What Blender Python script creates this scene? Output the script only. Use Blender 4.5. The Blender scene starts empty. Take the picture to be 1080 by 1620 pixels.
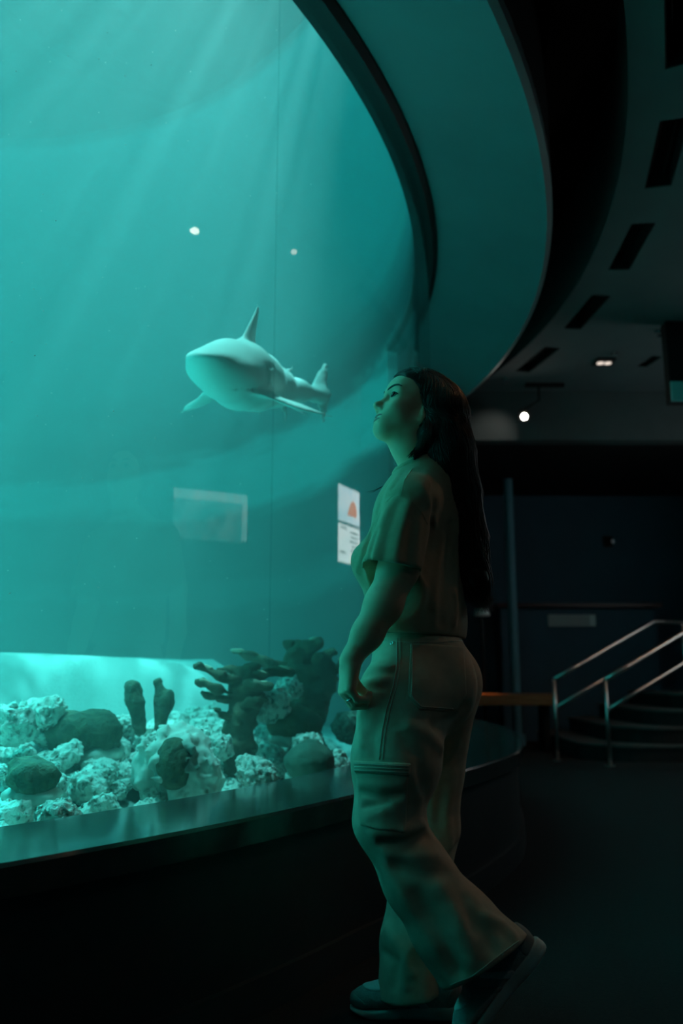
import bpy, bmesh, math, random
import numpy as np
from mathutils import Vector, Matrix, Euler, noise as mnoise

SC = bpy.context.scene
COL = SC.collection
R_ = math.radians

# ------------------------------------------------------------------ camera
FPX, PITCH, CAMH = 1300.0, R_(10.9), 0.83
cam_d = bpy.data.cameras.new('camera')
cam_d.sensor_fit = 'VERTICAL'; cam_d.sensor_height = 36.0; cam_d.sensor_width = 24.0
cam_d.lens = 36.0 * FPX / 1620.0
cam_d.clip_start = 0.05; cam_d.clip_end = 100
cam_d.dof.use_dof = True; cam_d.dof.focus_distance = 2.15; cam_d.dof.aperture_fstop = 2.2
cam = bpy.data.objects.new('camera', cam_d); COL.objects.link(cam)
cam.location = (0, 0, CAMH); cam.rotation_euler = (R_(90) + PITCH, 0, 0)
SC.camera = cam

# ------------------------------------------------------------------ world, view
w = bpy.data.worlds.new('world'); SC.world = w; w.use_nodes = True
w.node_tree.nodes['Background'].inputs[0].default_value = (0.10, 0.35, 0.40, 1)
w.node_tree.nodes['Background'].inputs[1].default_value = 0.0015
SC.view_settings.view_transform = 'Standard'; SC.view_settings.look = 'None'
SC.view_settings.gamma = 1.0; SC.view_settings.use_curve_mapping = False
SC.view_settings.exposure = 0.0
SC.cycles.use_denoising = True; SC.cycles.volume_bounces = 2
SC.cycles.max_bounces = 8; SC.cycles.diffuse_bounces = 4; SC.cycles.transparent_max_bounces = 16
SC.cycles.sample_clamp_indirect = 6.0
SC.cycles.caustics_reflective = False; SC.cycles.caustics_refractive = False

# ------------------------------------------------------------------ large lights
TC = Vector((-4.8, 5.57, 0))            # axis of the round tank
TR = 5.40                               # radius of its acrylic wall
def light(name, kind, loc, energy, color, aim=None, **kw):
    d = bpy.data.lights.new(name, kind); d.energy = energy; d.color = color
    for k, v in kw.items(): setattr(d, k, v)
    o = bpy.data.objects.new(name, d); COL.objects.link(o); o.location = loc
    if aim is not None:
        o.rotation_euler = (Vector(aim) - Vector(loc)).to_track_quat('-Z', 'Y').to_euler()
    return o
def gobo(l, scale, lo, hi, seed, strength):
    """ripple pattern thrown by the water surface: a noise over the beam direction"""
    d = l.data; d.use_nodes = True; nt = d.node_tree
    em = nt.nodes['Emission']
    tc = nt.nodes.new('ShaderNodeTexCoord')
    sp = nt.nodes.new('ShaderNodeSeparateXYZ'); nt.links.new(tc.outputs['Normal'], sp.inputs[0])
    dx = nt.nodes.new('ShaderNodeMath'); dx.operation = 'DIVIDE'
    dy = nt.nodes.new('ShaderNodeMath'); dy.operation = 'DIVIDE'
    for n, o in ((dx, 'X'), (dy, 'Y')):
        nt.links.new(sp.outputs[o], n.inputs[0]); nt.links.new(sp.outputs['Z'], n.inputs[1])
    cb = nt.nodes.new('ShaderNodeCombineXYZ')
    nt.links.new(dx.outputs[0], cb.inputs[0]); nt.links.new(dy.outputs[0], cb.inputs[1])
    cb.inputs[2].default_value = seed
    nz = nt.nodes.new('ShaderNodeTexNoise'); nz.inputs['Scale'].default_value = scale
    nz.inputs['Detail'].default_value = 2.0; nz.inputs['Roughness'].default_value = 0.6
    nt.links.new(cb.outputs[0], nz.inputs['Vector'])
    mr = nt.nodes.new('ShaderNodeMapRange'); mr.interpolation_type = 'SMOOTHSTEP'
    mr.inputs[1].default_value = lo; mr.inputs[2].default_value = hi
    mr.inputs[3].default_value = 0.0; mr.inputs[4].default_value = strength
    nt.links.new(nz.outputs['Fac'], mr.inputs[0]); nt.links.new(mr.outputs[0], em.inputs['Strength'])

# daylight from the open top of the tank, and sun shafts broken up by its rippled surface
light('tank_skylight', 'AREA', (TC.x, TC.y, 8.4), 280, (0.06, 0.98, 1.0), aim=(TC.x, TC.y, 0), shape='DISK', size=10.6)
g = light('sun_through_ripples', 'SPOT', (1.0, 10.0, 16.0), 54000, (1.0, 0.52, 0.50), aim=(-1.9, 4.2, 1.0),
          spot_size=R_(22), spot_blend=0.7, shadow_soft_size=0.03)
gobo(g, 80.0, 0.46, 0.62, 3.7, 1.6)
g = light('added_fill_south', 'SPOT', (-3.0, 1.0, 16.0), 56000, (0.90, 0.53, 0.50), aim=(-0.5, 4.2, 1.0),  # added lamp on the viewer's side, brightens the shark and reef fronts
          spot_size=R_(20), spot_blend=0.7, shadow_soft_size=0.3)
gobo(g, 24.0, 0.25, 0.75, 8.1, 2.0)
g = light('added_fill_west', 'SPOT', (-7.0, 6.5, 16.0), 150000, (0.45, 1.0, 0.94), aim=(-4.3, 1.6, 1.0),  # added lamp out of view, brings more tank light onto the visitor
          spot_size=R_(26), spot_blend=0.7, shadow_soft_size=0.3)
gobo(g, 24.0, 0.30, 0.75, 5.5, 2.0)

# ------------------------------------------------------------------ pixel helpers (layout only)
_c, _s = math.cos(PITCH), math.sin(PITCH)
def ray(x, y):
    u = 810 - y
    return Vector((x - 540, FPX * _c - u * _s, FPX * _s + u * _c))
def aty(x, y, Y):
    d = ray(x, y); return d * (Y / d.y) + Vector((0, 0, CAMH))
def atz(x, y, z):
    d = ray(x, y); return d * ((z - CAMH) / d.z) + Vector((0, 0, CAMH))

# ------------------------------------------------------------------ mesh helpers
def tag(o, label=None, cat=None, group=None, kind=None):
    if label: o['label'] = label
    if cat: o['category'] = cat
    if group: o['group'] = group
    if kind: o['kind'] = kind
    return o
def link_mesh(name, me, m=None, parent=None, smooth=False):
    o = bpy.data.objects.new(name, me); COL.objects.link(o)
    if m is not None and not me.materials: me.materials.append(m)
    if parent is not None: o.parent = parent
    if smooth: me.shade_smooth()
    return o
def pyobj(name, v, f, m=None, parent=None, smooth=False):
    me = bpy.data.meshes.new(name); me.from_pydata([tuple(p) for p in v], [], [tuple(q) for q in f]); me.update()
    return link_mesh(name, me, m, parent, smooth)
def bmobj(name, bm, m=None, parent=None, smooth=False):
    bmesh.ops.recalc_face_normals(bm, faces=bm.faces)
    me = bpy.data.meshes.new(name); bm.to_mesh(me); bm.free()
    return link_mesh(name, me, m, parent, smooth)
def empty(name, loc=(0, 0, 0), rot=(0, 0, 0)):
    o = bpy.data.objects.new(name, None); COL.objects.link(o)
    o.location = loc; o.rotation_euler = rot; o.empty_display_size = 0.1
    return o
def box(bm, x0, x1, y0, y1, z0, z1, bev=0.0):
    r = bmesh.ops.create_cube(bm, size=1)
    for v in r['verts']:
        v.co = Vector(((x0 + x1) / 2 + v.co.x * (x1 - x0), (y0 + y1) / 2 + v.co.y * (y1 - y0), (z0 + z1) / 2 + v.co.z * (z1 - z0)))
    if bev > 0:
        es = list({e for v in r['verts'] for e in v.link_edges})
        bmesh.ops.bevel(bm, geom=es, offset=bev, segments=2, affect='EDGES', profile=0.5)
def boxobj(name, b, m, parent=None, bev=0.0):
    bm = bmesh.new(); box(bm, *b, bev); return bmobj(name, bm, m, parent)
def ring(profile, a0, a1, n, closed=True, c=TC, caps=True):
    """sweep a (radius, height) profile around the tank axis between two angles (degrees)"""
    v, f = [], []; k = len(profile)
    full = abs(a1 - a0) >= 359.9
    cnt = n if full else n + 1
    for i in range(cnt):
        a = R_(a0 + (a1 - a0) * i / n)
        for r, z in profile: v.append((c.x + r * math.cos(a), c.y + r * math.sin(a), z))
    for i in range(n):
        j = (i + 1) % cnt
        for q in range(k if closed else k - 1):
            p = (q + 1) % k
            f.append((i * k + q, j * k + q, j * k + p, i * k + p))
    if closed and caps and not full:
        f.append(tuple(range(k))[::-1]); f.append(tuple((cnt - 1) * k + q for q in range(k)))
    return v, f
def ringobj(name, profile, a0, a1, n, m, parent=None, closed=True, smooth=False, caps=True):
    v, f = ring(profile, a0, a1, n, closed, caps=caps)
    bm = bmesh.new()
    vs = [bm.verts.new(p) for p in v]
    for q in f: bm.faces.new([vs[i] for i in q])
    o = bmobj(name, bm, m, parent)
    if smooth:
        o.data.shade_smooth()
        o.data.set_sharp_from_angle(angle=R_(30))
    return o
def tube(bm, pts, rad, seg=10, cap=True, up=None):
    pts = [Vector(p) for p in pts]
    rads = rad if isinstance(rad, (list, tuple)) else [rad] * len(pts)
    rings = []; prev = None
    for i, p in enumerate(pts):
        t = (pts[min(i + 1, len(pts) - 1)] - pts[max(i - 1, 0)]).normalized()
        if prev is None:
            a = Vector((0, 0, 1)) if abs(t.z) < 0.9 else Vector((1, 0, 0))
            n = t.cross(a).normalized()
        else:
            n = (prev - t * prev.dot(t)).normalized()
        prev = n; b = t.cross(n)
        rings.append([bm.verts.new(p + (n * math.cos(2 * math.pi * k / seg) + b * math.sin(2 * math.pi * k / seg)) * rads[i]) for k in range(seg)])
    for i in range(len(rings) - 1):
        for k in range(seg):
            bm.faces.new((rings[i][k], rings[i][(k + 1) % seg], rings[i + 1][(k + 1) % seg], rings[i + 1][k]))
    if cap:
        bm.faces.new(rings[0][::-1]); bm.faces.new(rings[-1])
def cyl(bm, c, r, h, seg=24, r2=None, axis=None):
    mt = Matrix.Translation(Vector(c))
    if axis is not None: mt = mt @ Vector((0, 0, 1)).rotation_difference(Vector(axis)).to_matrix().to_4x4()
    bmesh.ops.create_cone(bm, cap_ends=True, segments=seg, radius1=r, radius2=r if r2 is None else r2, depth=h, matrix=mt)

# ------------------------------------------------------------------ materials
def mat(name, col, rough=0.6, metal=0.0, spec=0.5, var=None, scale=8.0, stretch=None, bump=0.0, bscale=40.0, emit=None, estr=0.0, detail=4.0, coat=0.0, sheen=0.0, vlo=0.35, vhi=0.65):
    m = bpy.data.materials.new(name); m.use_nodes = True; nt = m.node_tree
    b = nt.nodes['Principled BSDF']
    b.inputs['Base Color'].default_value = (*col, 1); b.inputs['Roughness'].default_value = rough
    b.inputs['Metallic'].default_value = metal; b.inputs['Specular IOR Level'].default_value = spec
    b.inputs['Coat Weight'].default_value = coat
    if sheen: b.inputs['Sheen Weight'].default_value = sheen
    tc = nt.nodes.new('ShaderNodeTexCoord'); src = tc.outputs['Object']
    if stretch:
        mp = nt.nodes.new('ShaderNodeMapping'); mp.inputs['Scale'].default_value = stretch
        nt.links.new(src, mp.inputs[0]); src = mp.outputs[0]
    if var is not None:
        n = nt.nodes.new('ShaderNodeTexNoise'); n.inputs['Scale'].default_value = scale; n.inputs['Detail'].default_value = detail
        nt.links.new(src, n.inputs['Vector'])
        mr = nt.nodes.new('ShaderNodeMapRange'); mr.inputs[1].default_value = vlo; mr.inputs[2].default_value = vhi
        nt.links.new(n.outputs['Fac'], mr.inputs[0])
        mx = nt.nodes.new('ShaderNodeMix'); mx.data_type = 'RGBA'
        mx.inputs[6].default_value = (*col, 1); mx.inputs[7].default_value = (*var, 1)
        nt.links.new(mr.outputs[0], mx.inputs[0]); nt.links.new(mx.outputs[2], b.inputs['Base Color'])
    if bump:
        n2 = nt.nodes.new('ShaderNodeTexNoise'); n2.inputs['Scale'].default_value = bscale; n2.inputs['Detail'].default_value = 5
        nt.links.new(src, n2.inputs['Vector'])
        bp = nt.nodes.new('ShaderNodeBump'); bp.inputs['Strength'].default_value = bump; bp.inputs['Distance'].default_value = 0.01
        nt.links.new(n2.outputs['Fac'], bp.inputs['Height']); nt.links.new(bp.outputs[0], b.inputs['Normal'])
    if emit:
        b.inputs['Emission Color'].default_value = (*emit, 1); b.inputs['Emission Strength'].default_value = estr
    return m
M = {}
M['carpet'] = mat('dark_carpet', (0.010, 0.012, 0.013), 0.9, var=(0.018, 0.020, 0.021), scale=90, bump=0.5, bscale=300)
M['ceiling'] = mat('ceiling_paint', (0.07, 0.095, 0.10), 0.8, var=(0.08, 0.105, 0.11), scale=3)
M['soffit'] = mat('soffit_paint', (0.12, 0.15, 0.16), 0.5, var=(0.14, 0.17, 0.18), scale=2)
M['black'] = mat('matt_black', (0.006, 0.007, 0.007), 0.7, spec=0.3)
M['gasket'] = mat('black_rubber_gasket', (0.006, 0.007, 0.008), 0.5)
M['ledge'] = mat('dark_polished_ledge', (0.035, 0.05, 0.05), 0.16, spec=0.8, coat=0.1, metal=0.08, var=(0.05, 0.065, 0.065), scale=14, bump=0.02, bscale=14)
M['base'] = mat('dark_base_panel', (0.030, 0.036, 0.038), 0.55, var=(0.038, 0.045, 0.047), scale=5)
M['wall'] = mat('dark_blue_wall', (0.030, 0.085, 0.125), 0.7, var=(0.034, 0.095, 0.140), scale=3)
M['bulk'] = mat('bulkhead_paint', (0.05, 0.065, 0.066), 0.7, var=(0.06, 0.075, 0.076), scale=4)
M['steel'] = mat('brushed_steel', (0.55, 0.55, 0.54), 0.32, metal=1.0, stretch=(1, 1, 1), var=(0.48, 0.48, 0.47), scale=60)

# acrylic: straight-through transmission with a Schlick reflection on both faces
def acrylic():
    m = bpy.data.materials.new('clear_acrylic'); m.use_nodes = True; nt = m.node_tree; nt.nodes.clear()
    out = nt.nodes.new('ShaderNodeOutputMaterial'); mix = nt.nodes.new('ShaderNodeMixShader')
    tr = nt.nodes.new('ShaderNodeBsdfTransparent'); tr.inputs[0].default_value = (0.97, 0.99, 0.99, 1)
    gl = nt.nodes.new('ShaderNodeBsdfGlossy'); gl.inputs['Roughness'].default_value = 0.015
    lw = nt.nodes.new('ShaderNodeLayerWeight'); lw.inputs[0].default_value = 0.5
    pw = nt.nodes.new('ShaderNodeMath'); pw.operation = 'POWER'; pw.inputs[1].default_value = 5.0
    ml = nt.nodes.new('ShaderNodeMath'); ml.operation = 'MULTIPLY_ADD'; ml.inputs[1].default_value = 0.85; ml.inputs[2].default_value = 0.06
    nt.links.new(lw.outputs['Facing'], pw.inputs[0]); nt.links.new(pw.outputs[0], ml.inputs[0])
    ge = nt.nodes.new('ShaderNodeNewGeometry'); ib = nt.nodes.new('ShaderNodeMath'); ib.operation = 'SUBTRACT'; ib.inputs[0].default_value = 1.0
    fr = nt.nodes.new('ShaderNodeMath'); fr.operation = 'MULTIPLY'     # one clean reflection, from the outer face
    nt.links.new(ge.outputs['Backfacing'], ib.inputs[1]); nt.links.new(ib.outputs[0], fr.inputs[0]); nt.links.new(ml.outputs[0], fr.inputs[1])
    nt.links.new(fr.outputs[0], mix.inputs[0]); nt.links.new(tr.outputs[0], mix.inputs[1]); nt.links.new(gl.outputs[0], mix.inputs[2])
    nt.links.new(mix.outputs[0], out.inputs[0])
    return m
M['acrylic'] = acrylic()
def water():
    m = bpy.data.materials.new('sea_water'); m.use_nodes = True; nt = m.node_tree; nt.nodes.clear()
    out = nt.nodes.new('ShaderNodeOutputMaterial')
    tr = nt.nodes.new('ShaderNodeBsdfTransparent')
    sc = nt.nodes.new('ShaderNodeVolumeScatter'); sc.inputs['Color'].default_value = (0.85, 0.98, 0.96, 1); sc.inputs['Density'].default_value = 0.11
    ab = nt.nodes.new('ShaderNodeVolumeAbsorption'); ab.inputs['Color'].default_value = (0.02, 0.825, 0.830, 1); ab.inputs['Density'].default_value = 0.36
    ad = nt.nodes.new('ShaderNodeAddShader')
    nt.links.new(sc.outputs[0], ad.inputs[0]); nt.links.new(ab.outputs[0], ad.inputs[1])
    nt.links.new(tr.outputs[0], out.inputs['Surface']); nt.links.new(ad.outputs[0], out.inputs['Volume'])
    return m
M['water'] = water()

# ------------------------------------------------------------------ tank shell
AG0, AG1 = -132.0, 12.0     # acrylic arc; the painted concrete wall closes the rest
GZ0, GZ1 = 0.46, 3.53
win = empty('window_1', (TC.x, TC.y, 0)); tag(win, 'curved clear acrylic viewing wall of the big shark tank', None, kind='structure')
def rel(o, root):
    for v in o.data.vertices: v.co -= root.location
    return o
seams = [-132.0, -112.0, -92.0, -72.0, -52.2, -32.2, -12.2, 12.0]
for i in range(len(seams) - 1):
    o = ringobj('pane', [(TR, GZ0), (TR, GZ1), (TR - 0.07, GZ1), (TR - 0.07, GZ0)], seams[i], seams[i + 1], 28, M['acrylic'], win, smooth=True, caps=False); rel(o, win)
M['seam'] = bpy.data.materials.new('bonded_seam'); M['seam'].use_nodes = True
_nt = M['seam'].node_tree; _nt.nodes.clear(); _o = _nt.nodes.new('ShaderNodeOutputMaterial'); _t = _nt.nodes.new('ShaderNodeBsdfTransparent')
_t.inputs[0].default_value = (0.95, 0.97, 0.97, 1); _nt.links.new(_t.outputs[0], _o.inputs[0])
for a in seams[1:-1]:
    o = ringobj('seam', [(TR - 0.001, GZ0), (TR - 0.001, GZ1), (TR - 0.006, GZ1), (TR - 0.006, GZ0)], a - 0.03, a + 0.03, 1, M['seam'], win); rel(o, win)

def haze_banded_wall():
    m = bpy.data.materials.new('tank_wall_painted_haze'); m.use_nodes = True; nt = m.node_tree
    b = nt.nodes['Principled BSDF']; b.inputs['Roughness'].default_value = 0.9
    tc = nt.nodes.new('ShaderNodeTexCoord'); mp = nt.nodes.new('ShaderNodeMapping'); mp.inputs['Scale'].default_value = (0.22, 0.22, 1.3)
    nt.links.new(tc.outputs['Object'], mp.inputs[0])
    n = nt.nodes.new('ShaderNodeTexNoise'); n.inputs['Scale'].default_value = 1.6; n.inputs['Detail'].default_value = 4; n.inputs['Distortion'].default_value = 0.5
    nt.links.new(mp.outputs[0], n.inputs['Vector'])
    sp = nt.nodes.new('ShaderNodeSeparateXYZ'); nt.links.new(tc.outputs['Object'], sp.inputs[0])
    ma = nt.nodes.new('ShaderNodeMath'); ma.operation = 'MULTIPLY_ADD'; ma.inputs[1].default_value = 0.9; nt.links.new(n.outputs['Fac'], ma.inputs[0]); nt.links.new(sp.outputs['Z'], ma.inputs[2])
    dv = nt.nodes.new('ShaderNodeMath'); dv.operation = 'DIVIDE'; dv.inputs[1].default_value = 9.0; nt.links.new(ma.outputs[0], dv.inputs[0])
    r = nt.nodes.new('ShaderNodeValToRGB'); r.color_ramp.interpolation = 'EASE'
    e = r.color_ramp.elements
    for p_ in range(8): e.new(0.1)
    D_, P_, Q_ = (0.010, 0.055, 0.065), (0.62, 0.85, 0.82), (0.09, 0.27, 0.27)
    for q_, (z_, c_) in zip(e, [(0.0, D_), (1.9, D_), (2.15, Q_), (2.4, D_), (3.05, D_), (3.35, P_), (3.75, P_), (4.0, D_), (5.2, (0.20, 0.52, 0.52)), (9.0, (0.20, 0.50, 0.50))]): q_.position = z_ / 9.0; q_.color = (*c_, 1)  # pale bands and lighter top put hazy water brightness into the wall colour
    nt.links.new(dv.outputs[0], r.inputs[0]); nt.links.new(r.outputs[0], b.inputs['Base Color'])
    return m
M['tankwall'] = haze_banded_wall()
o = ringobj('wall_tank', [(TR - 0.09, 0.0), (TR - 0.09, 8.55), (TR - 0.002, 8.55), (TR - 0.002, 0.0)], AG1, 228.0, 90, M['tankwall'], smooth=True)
tag(o, 'mottled blue green back wall of the tank, water haze painted into its colour', kind='structure')
o = ringobj('wall_tank_header', [(TR - 0.09, GZ1 + 0.05), (TR - 0.09, 8.55), (TR + 0.15, 8.55), (TR + 0.15, GZ1 + 0.05)], AG0, AG1, 80, M['tankwall'], smooth=True)
tag(o, 'painted header wall above the curved tank glass', kind='structure')
# added unseen mask above the tank: its holes keep sunlight off the gallery floor
sun_mask = ringobj('tank_sun_mask', [(0.01, 8.6), (0.01, 8.75), (TR + 0.3, 8.75), (TR + 0.3, 8.6)], 0, 360, 96, M['black'])
cutter = bmesh.new()
for cx, cy, cr in ((-1.79, 7.87, 2.42), (-3.86, 3.20, 2.56), (-5.94, 6.05, 2.42)): cyl(cutter, (cx, cy, 8.65), cr, 1.0, 72)
co = bmobj('sun_mask_cutter', cutter)
md = sun_mask.modifiers.new('cut', 'BOOLEAN'); md.operation = 'DIFFERENCE'; md.solver = 'EXACT'; md.use_self = True; md.object = co
dg = bpy.context.evaluated_depsgraph_get(); dg.update()
nm = bpy.data.meshes.new_from_object(sun_mask.evaluated_get(dg)); sun_mask.modifiers.clear(); sun_mask.data = nm
bpy.data.objects.remove(co)
tag(sun_mask, 'added unseen mask over the tank with round holes for the sun lamps', kind='structure')
# water body with a rippled top
v, f = [], []
NA, NR = 96, 14; WR = TR - 0.10; WZ = 8.3
v.append((TC.x, TC.y, WZ))
for j in range(1, NR + 1):
    for i in range(NA):
        a = 2 * math.pi * i / NA; r = WR * j / NR
        x, y = TC.x + r * math.cos(a), TC.y + r * math.sin(a)
        v.append((x, y, WZ + 0.05 * mnoise.noise(Vector((x * 1.3, y * 1.3, 0)))))
for i in range(NA): f.append((0, 1 + i, 1 + (i + 1) % NA))
for j in range(NR - 1):
    for i in range(NA):
        a, b = 1 + j * NA + i, 1 + j * NA + (i + 1) % NA
        f.append((a, a + NA, b + NA, b))
top = 1 + (NR - 1) * NA; base = len(v)
for i in range(NA):
    a = 2 * math.pi * i / NA; v.append((TC.x + WR * math.cos(a), TC.y + WR * math.sin(a), 0.12))
for i in range(NA): f.append((top + i, base + i, base + (i + 1) % NA, top + (i + 1) % NA))
f.append(tuple(base + i for i in range(NA))[::-1])
o = pyobj('tank_water', v, f, M['water']); tag(o, 'hazy turquoise sea water filling the round tank', 'water', kind='stuff')

# ledge, base wall, toe strip
LR = 5.83
o = ringobj('trim_1', [(TR - 0.10, 0.405), (TR - 0.10, 0.462), (LR - 0.006, 0.470), (LR, 0.462), (LR, 0.405)], AG0, 60, 150, M['ledge'], smooth=True)
tag(o, 'wide polished dark ledge along the foot of the tank glass', kind='structure')
o = ringobj('wall_base', [(LR - 0.03, 0.0), (LR - 0.03, 0.40), (LR - 0.35, 0.40), (LR - 0.35, 0.0)], AG0, 60, 130, M['base'], smooth=True)
tag(o, 'dark curved plinth wall under the tank ledge', kind='structure')
o = ringobj('baseboard_tank', [(LR - 0.03, 0.0), (LR - 0.03, 0.085), (LR - 0.012, 0.085), (LR - 0.006, 0.0)], AG0, 60, 130, M['base'], smooth=True)
tag(o, 'thin dark toe strip at the foot of the curved plinth', kind='structure')
# the ledge narrows a little towards the left
for nm_ in ('trim_1', 'wall_base', 'baseboard_tank'):
    for v_ in bpy.data.objects[nm_].data.vertices:
        dx_, dy_ = v_.co.x - TC.x, v_.co.y - TC.y; r_ = math.hypot(dx_, dy_)
        if r_ > 5.45:
            dl_ = float(np.interp(math.degrees(math.atan2(dy_, dx_)), [-31, -25, -17], [-0.12, -0.05, 0.03]))
            v_.co.x += dx_ / r_ * dl_; v_.co.y += dy_ / r_ * dl_
# gasket over the glass, sloping soffit, recess, ceiling
o = ringobj('trim_2', [(TR - 0.09, GZ1), (TR + 0.03, GZ1 - 0.025), (TR + 0.06, GZ1), (TR + 0.06, GZ1 + 0.06), (TR - 0.09, GZ1 + 0.06)], AG0, 60, 130, M['gasket'], smooth=True)
tag(o, 'black gasket line along the top of the curved glass', kind='structure')
SR, SZ = 6.12, 3.27
o = ringobj('ceiling_soffit', [(TR + 0.06, GZ1 + 0.01), (SR - 0.05, SZ), (SR - 0.02, SZ - 0.02), (SR + 0.01, SZ - 0.005), (SR + 0.012, SZ + 0.06), (TR + 0.16, 3.75)], AG0, 60, 150, M['soffit'], smooth=True)
tag(o, 'teal lit sloping soffit ring around the tank', kind='structure')
o = ringobj('ceiling_recess', [(TR + 0.16, 3.62), (SR, SZ + 0.055), (SR + 0.012, SZ + 0.055), (SR + 0.012, 4.3), (6.60, 4.3), (6.60, 4.32), (TR + 0.16, 4.32)], AG0, 60, 120, M['black'], smooth=True)
tag(o, 'black recess between soffit ring and ceiling', kind='structure')
CZ, CR = 3.6, 6.52
ceil = ringobj('ceiling', [(CR, CZ), (CR, CZ + 0.7), (CR + 0.12, CZ + 0.7), (CR + 0.12, CZ + 0.14), (16.0, CZ + 0.14), (16.0, CZ)], AG0 + 4, 60, 150, M['ceiling'], smooth=True)
tag(ceil, 'dark ceiling with rectangular slots following the curve of the tank', kind='structure')
# slots cut through the ceiling, each a black tray
slot_specs = [(6.75, -30.3 + 8.65 * k, 0.62, 0.15) for k in range(0, 6)] + [(7.77, 11.5, 0.27, 0.10), (7.77, -22, 0.27, 0.10)]
cutter = bmesh.new()
def slotbox(bm, r, a, L, W, z0, z1):
    c = Vector((TC.x + r * math.cos(R_(a)), TC.y + r * math.sin(R_(a)), 0))
    q = bmesh.ops.create_cube(bm, size=1)
    mt = Matrix.Translation((c.x, c.y, (z0 + z1) / 2)) @ Matrix.Rotation(R_(a), 4, 'Z') @ Matrix.Diagonal((W, L, z1 - z0, 1))
    bmesh.ops.transform(bm, matrix=mt, verts=q['verts'])
for r, a, L, W in slot_specs: slotbox(cutter, r, a, L, W, CZ - 0.05, CZ + 0.3)
co = bmobj('slot_cutter', cutter)
md = ceil.modifiers.new('cut', 'BOOLEAN'); md.operation = 'DIFFERENCE'; md.solver = 'EXACT'; md.object = co
dg = bpy.context.evaluated_depsgraph_get(); dg.update()
nm = bpy.data.meshes.new_from_object(ceil.evaluated_get(dg)); ceil.modifiers.clear(); ceil.data = nm
bpy.data.objects.remove(co)
for i, (r, a, L, W) in enumerate(slot_specs):
    c = Vector((TC.x + r * math.cos(R_(a)), TC.y + r * math.sin(R_(a)), CZ + 0.005))
    t = empty('ceiling_slot', c, (0, 0, R_(a)))
    bm = bmesh.new(); T = 0.008
    for sx in (-1, 1): box(bm, sx * W / 2 - T / 2 - sx * T / 2, sx * W / 2 + T / 2 - sx * T / 2, -L / 2, L / 2, 0, 0.13)
    for sy in (-1, 1): box(bm, -W / 2, W / 2, sy * L / 2 - T / 2 - sy * T / 2, sy * L / 2 + T / 2 - sy * T / 2, 0, 0.13)
    box(bm, -W / 2, W / 2, -L / 2, L / 2, 0.13, 0.14)
    bmobj('tray', bm, M['black'], t)
    for q in (-0.25, 0.25):
        bm = bmesh.new(); box(bm, q * W - 0.004, q * W + 0.004, -L / 2 + 0.01, L / 2 - 0.01, 0.07, 0.10); bmobj('blade', bm, M['black'], t)
    if r > 7: lab = ['small dark ceiling slot to the right of the long downlight', 'small dark ceiling slot above the camera side of the room'][int(a < 0)]
    else: lab = ['black ceiling slot farthest toward the camera, over the walkway', 'large black ceiling slot cut off by the top right corner', 'black ceiling slot second from the top right corner',
                 'black ceiling slot third from the top right corner', 'black ceiling slot fourth from the top right corner', 'farthest black ceiling slot beside the edge of the soffit'][i]
    tag(t, lab, 'vent', 'slots in the ceiling')

# ------------------------------------------------------------------ rest of the room
o = boxobj('floor', (-14, 6.5, -9, 13, -0.12, 0.0), M['carpet']); tag(o, 'dark grey carpeted floor of the gallery', kind='structure')
RW = 4.6
o = boxobj('wall_right', (RW, RW + 0.2, -6, 13, 0, 4.4), M['wall']); tag(o, 'dark wall on the right, out of frame', kind='structure')
o = boxobj('wall_rear', (-14, 6.5, -6.2, -6.0, 0, 4.4), M['wall']); tag(o, 'dark wall behind the viewer', kind='structure')
BY = 7.93
o = boxobj('wall_bulkhead', (0.8, RW, BY, BY + 0.18, 3.09, CZ), M['bulk']); tag(o, 'grey bulkhead hanging from the ceiling at the back', kind='structure')
o = boxobj('ceiling_rear', (0.8, RW, BY + 0.18, 11.2, 3.09, 3.14), M['black']); tag(o, 'black lowered ceiling behind the bulkhead', kind='structure')
o = boxobj('wall_back', (0.3, RW, 10.6, 10.8, 0, 3.09), M['wall']); tag(o, 'dark blue back wall of the gallery', kind='structure')
# ------------------------------------------------------------------ lamps and fittings in the room
def emis(name, col, st):
    m = bpy.data.materials.new(name); m.use_nodes = True; nt = m.node_tree; nt.nodes.clear()
    o = nt.nodes.new('ShaderNodeOutputMaterial'); e = nt.nodes.new('ShaderNodeEmission')
    e.inputs[0].default_value = (*col, 1); e.inputs[1].default_value = st; nt.links.new(e.outputs[0], o.inputs[0])
    return m
M['lamp_w'] = emis('warm_white_lamp', (1.0, 0.88, 0.74), 14.0)
M['lamp_dim'] = emis('dim_warm_lamp', (1.0, 0.86, 0.74), 0.9)
M['lamp_mid'] = emis('small_warm_lamp', (1.0, 0.88, 0.78), 5.0)
M['lamp_spot'] = emis('bright_spot_lens', (1.0, 0.93, 0.82), 60.0)
M['dark_metal'] = mat('dark_metal', (0.02, 0.022, 0.023), 0.4, metal=0.6)

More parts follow.
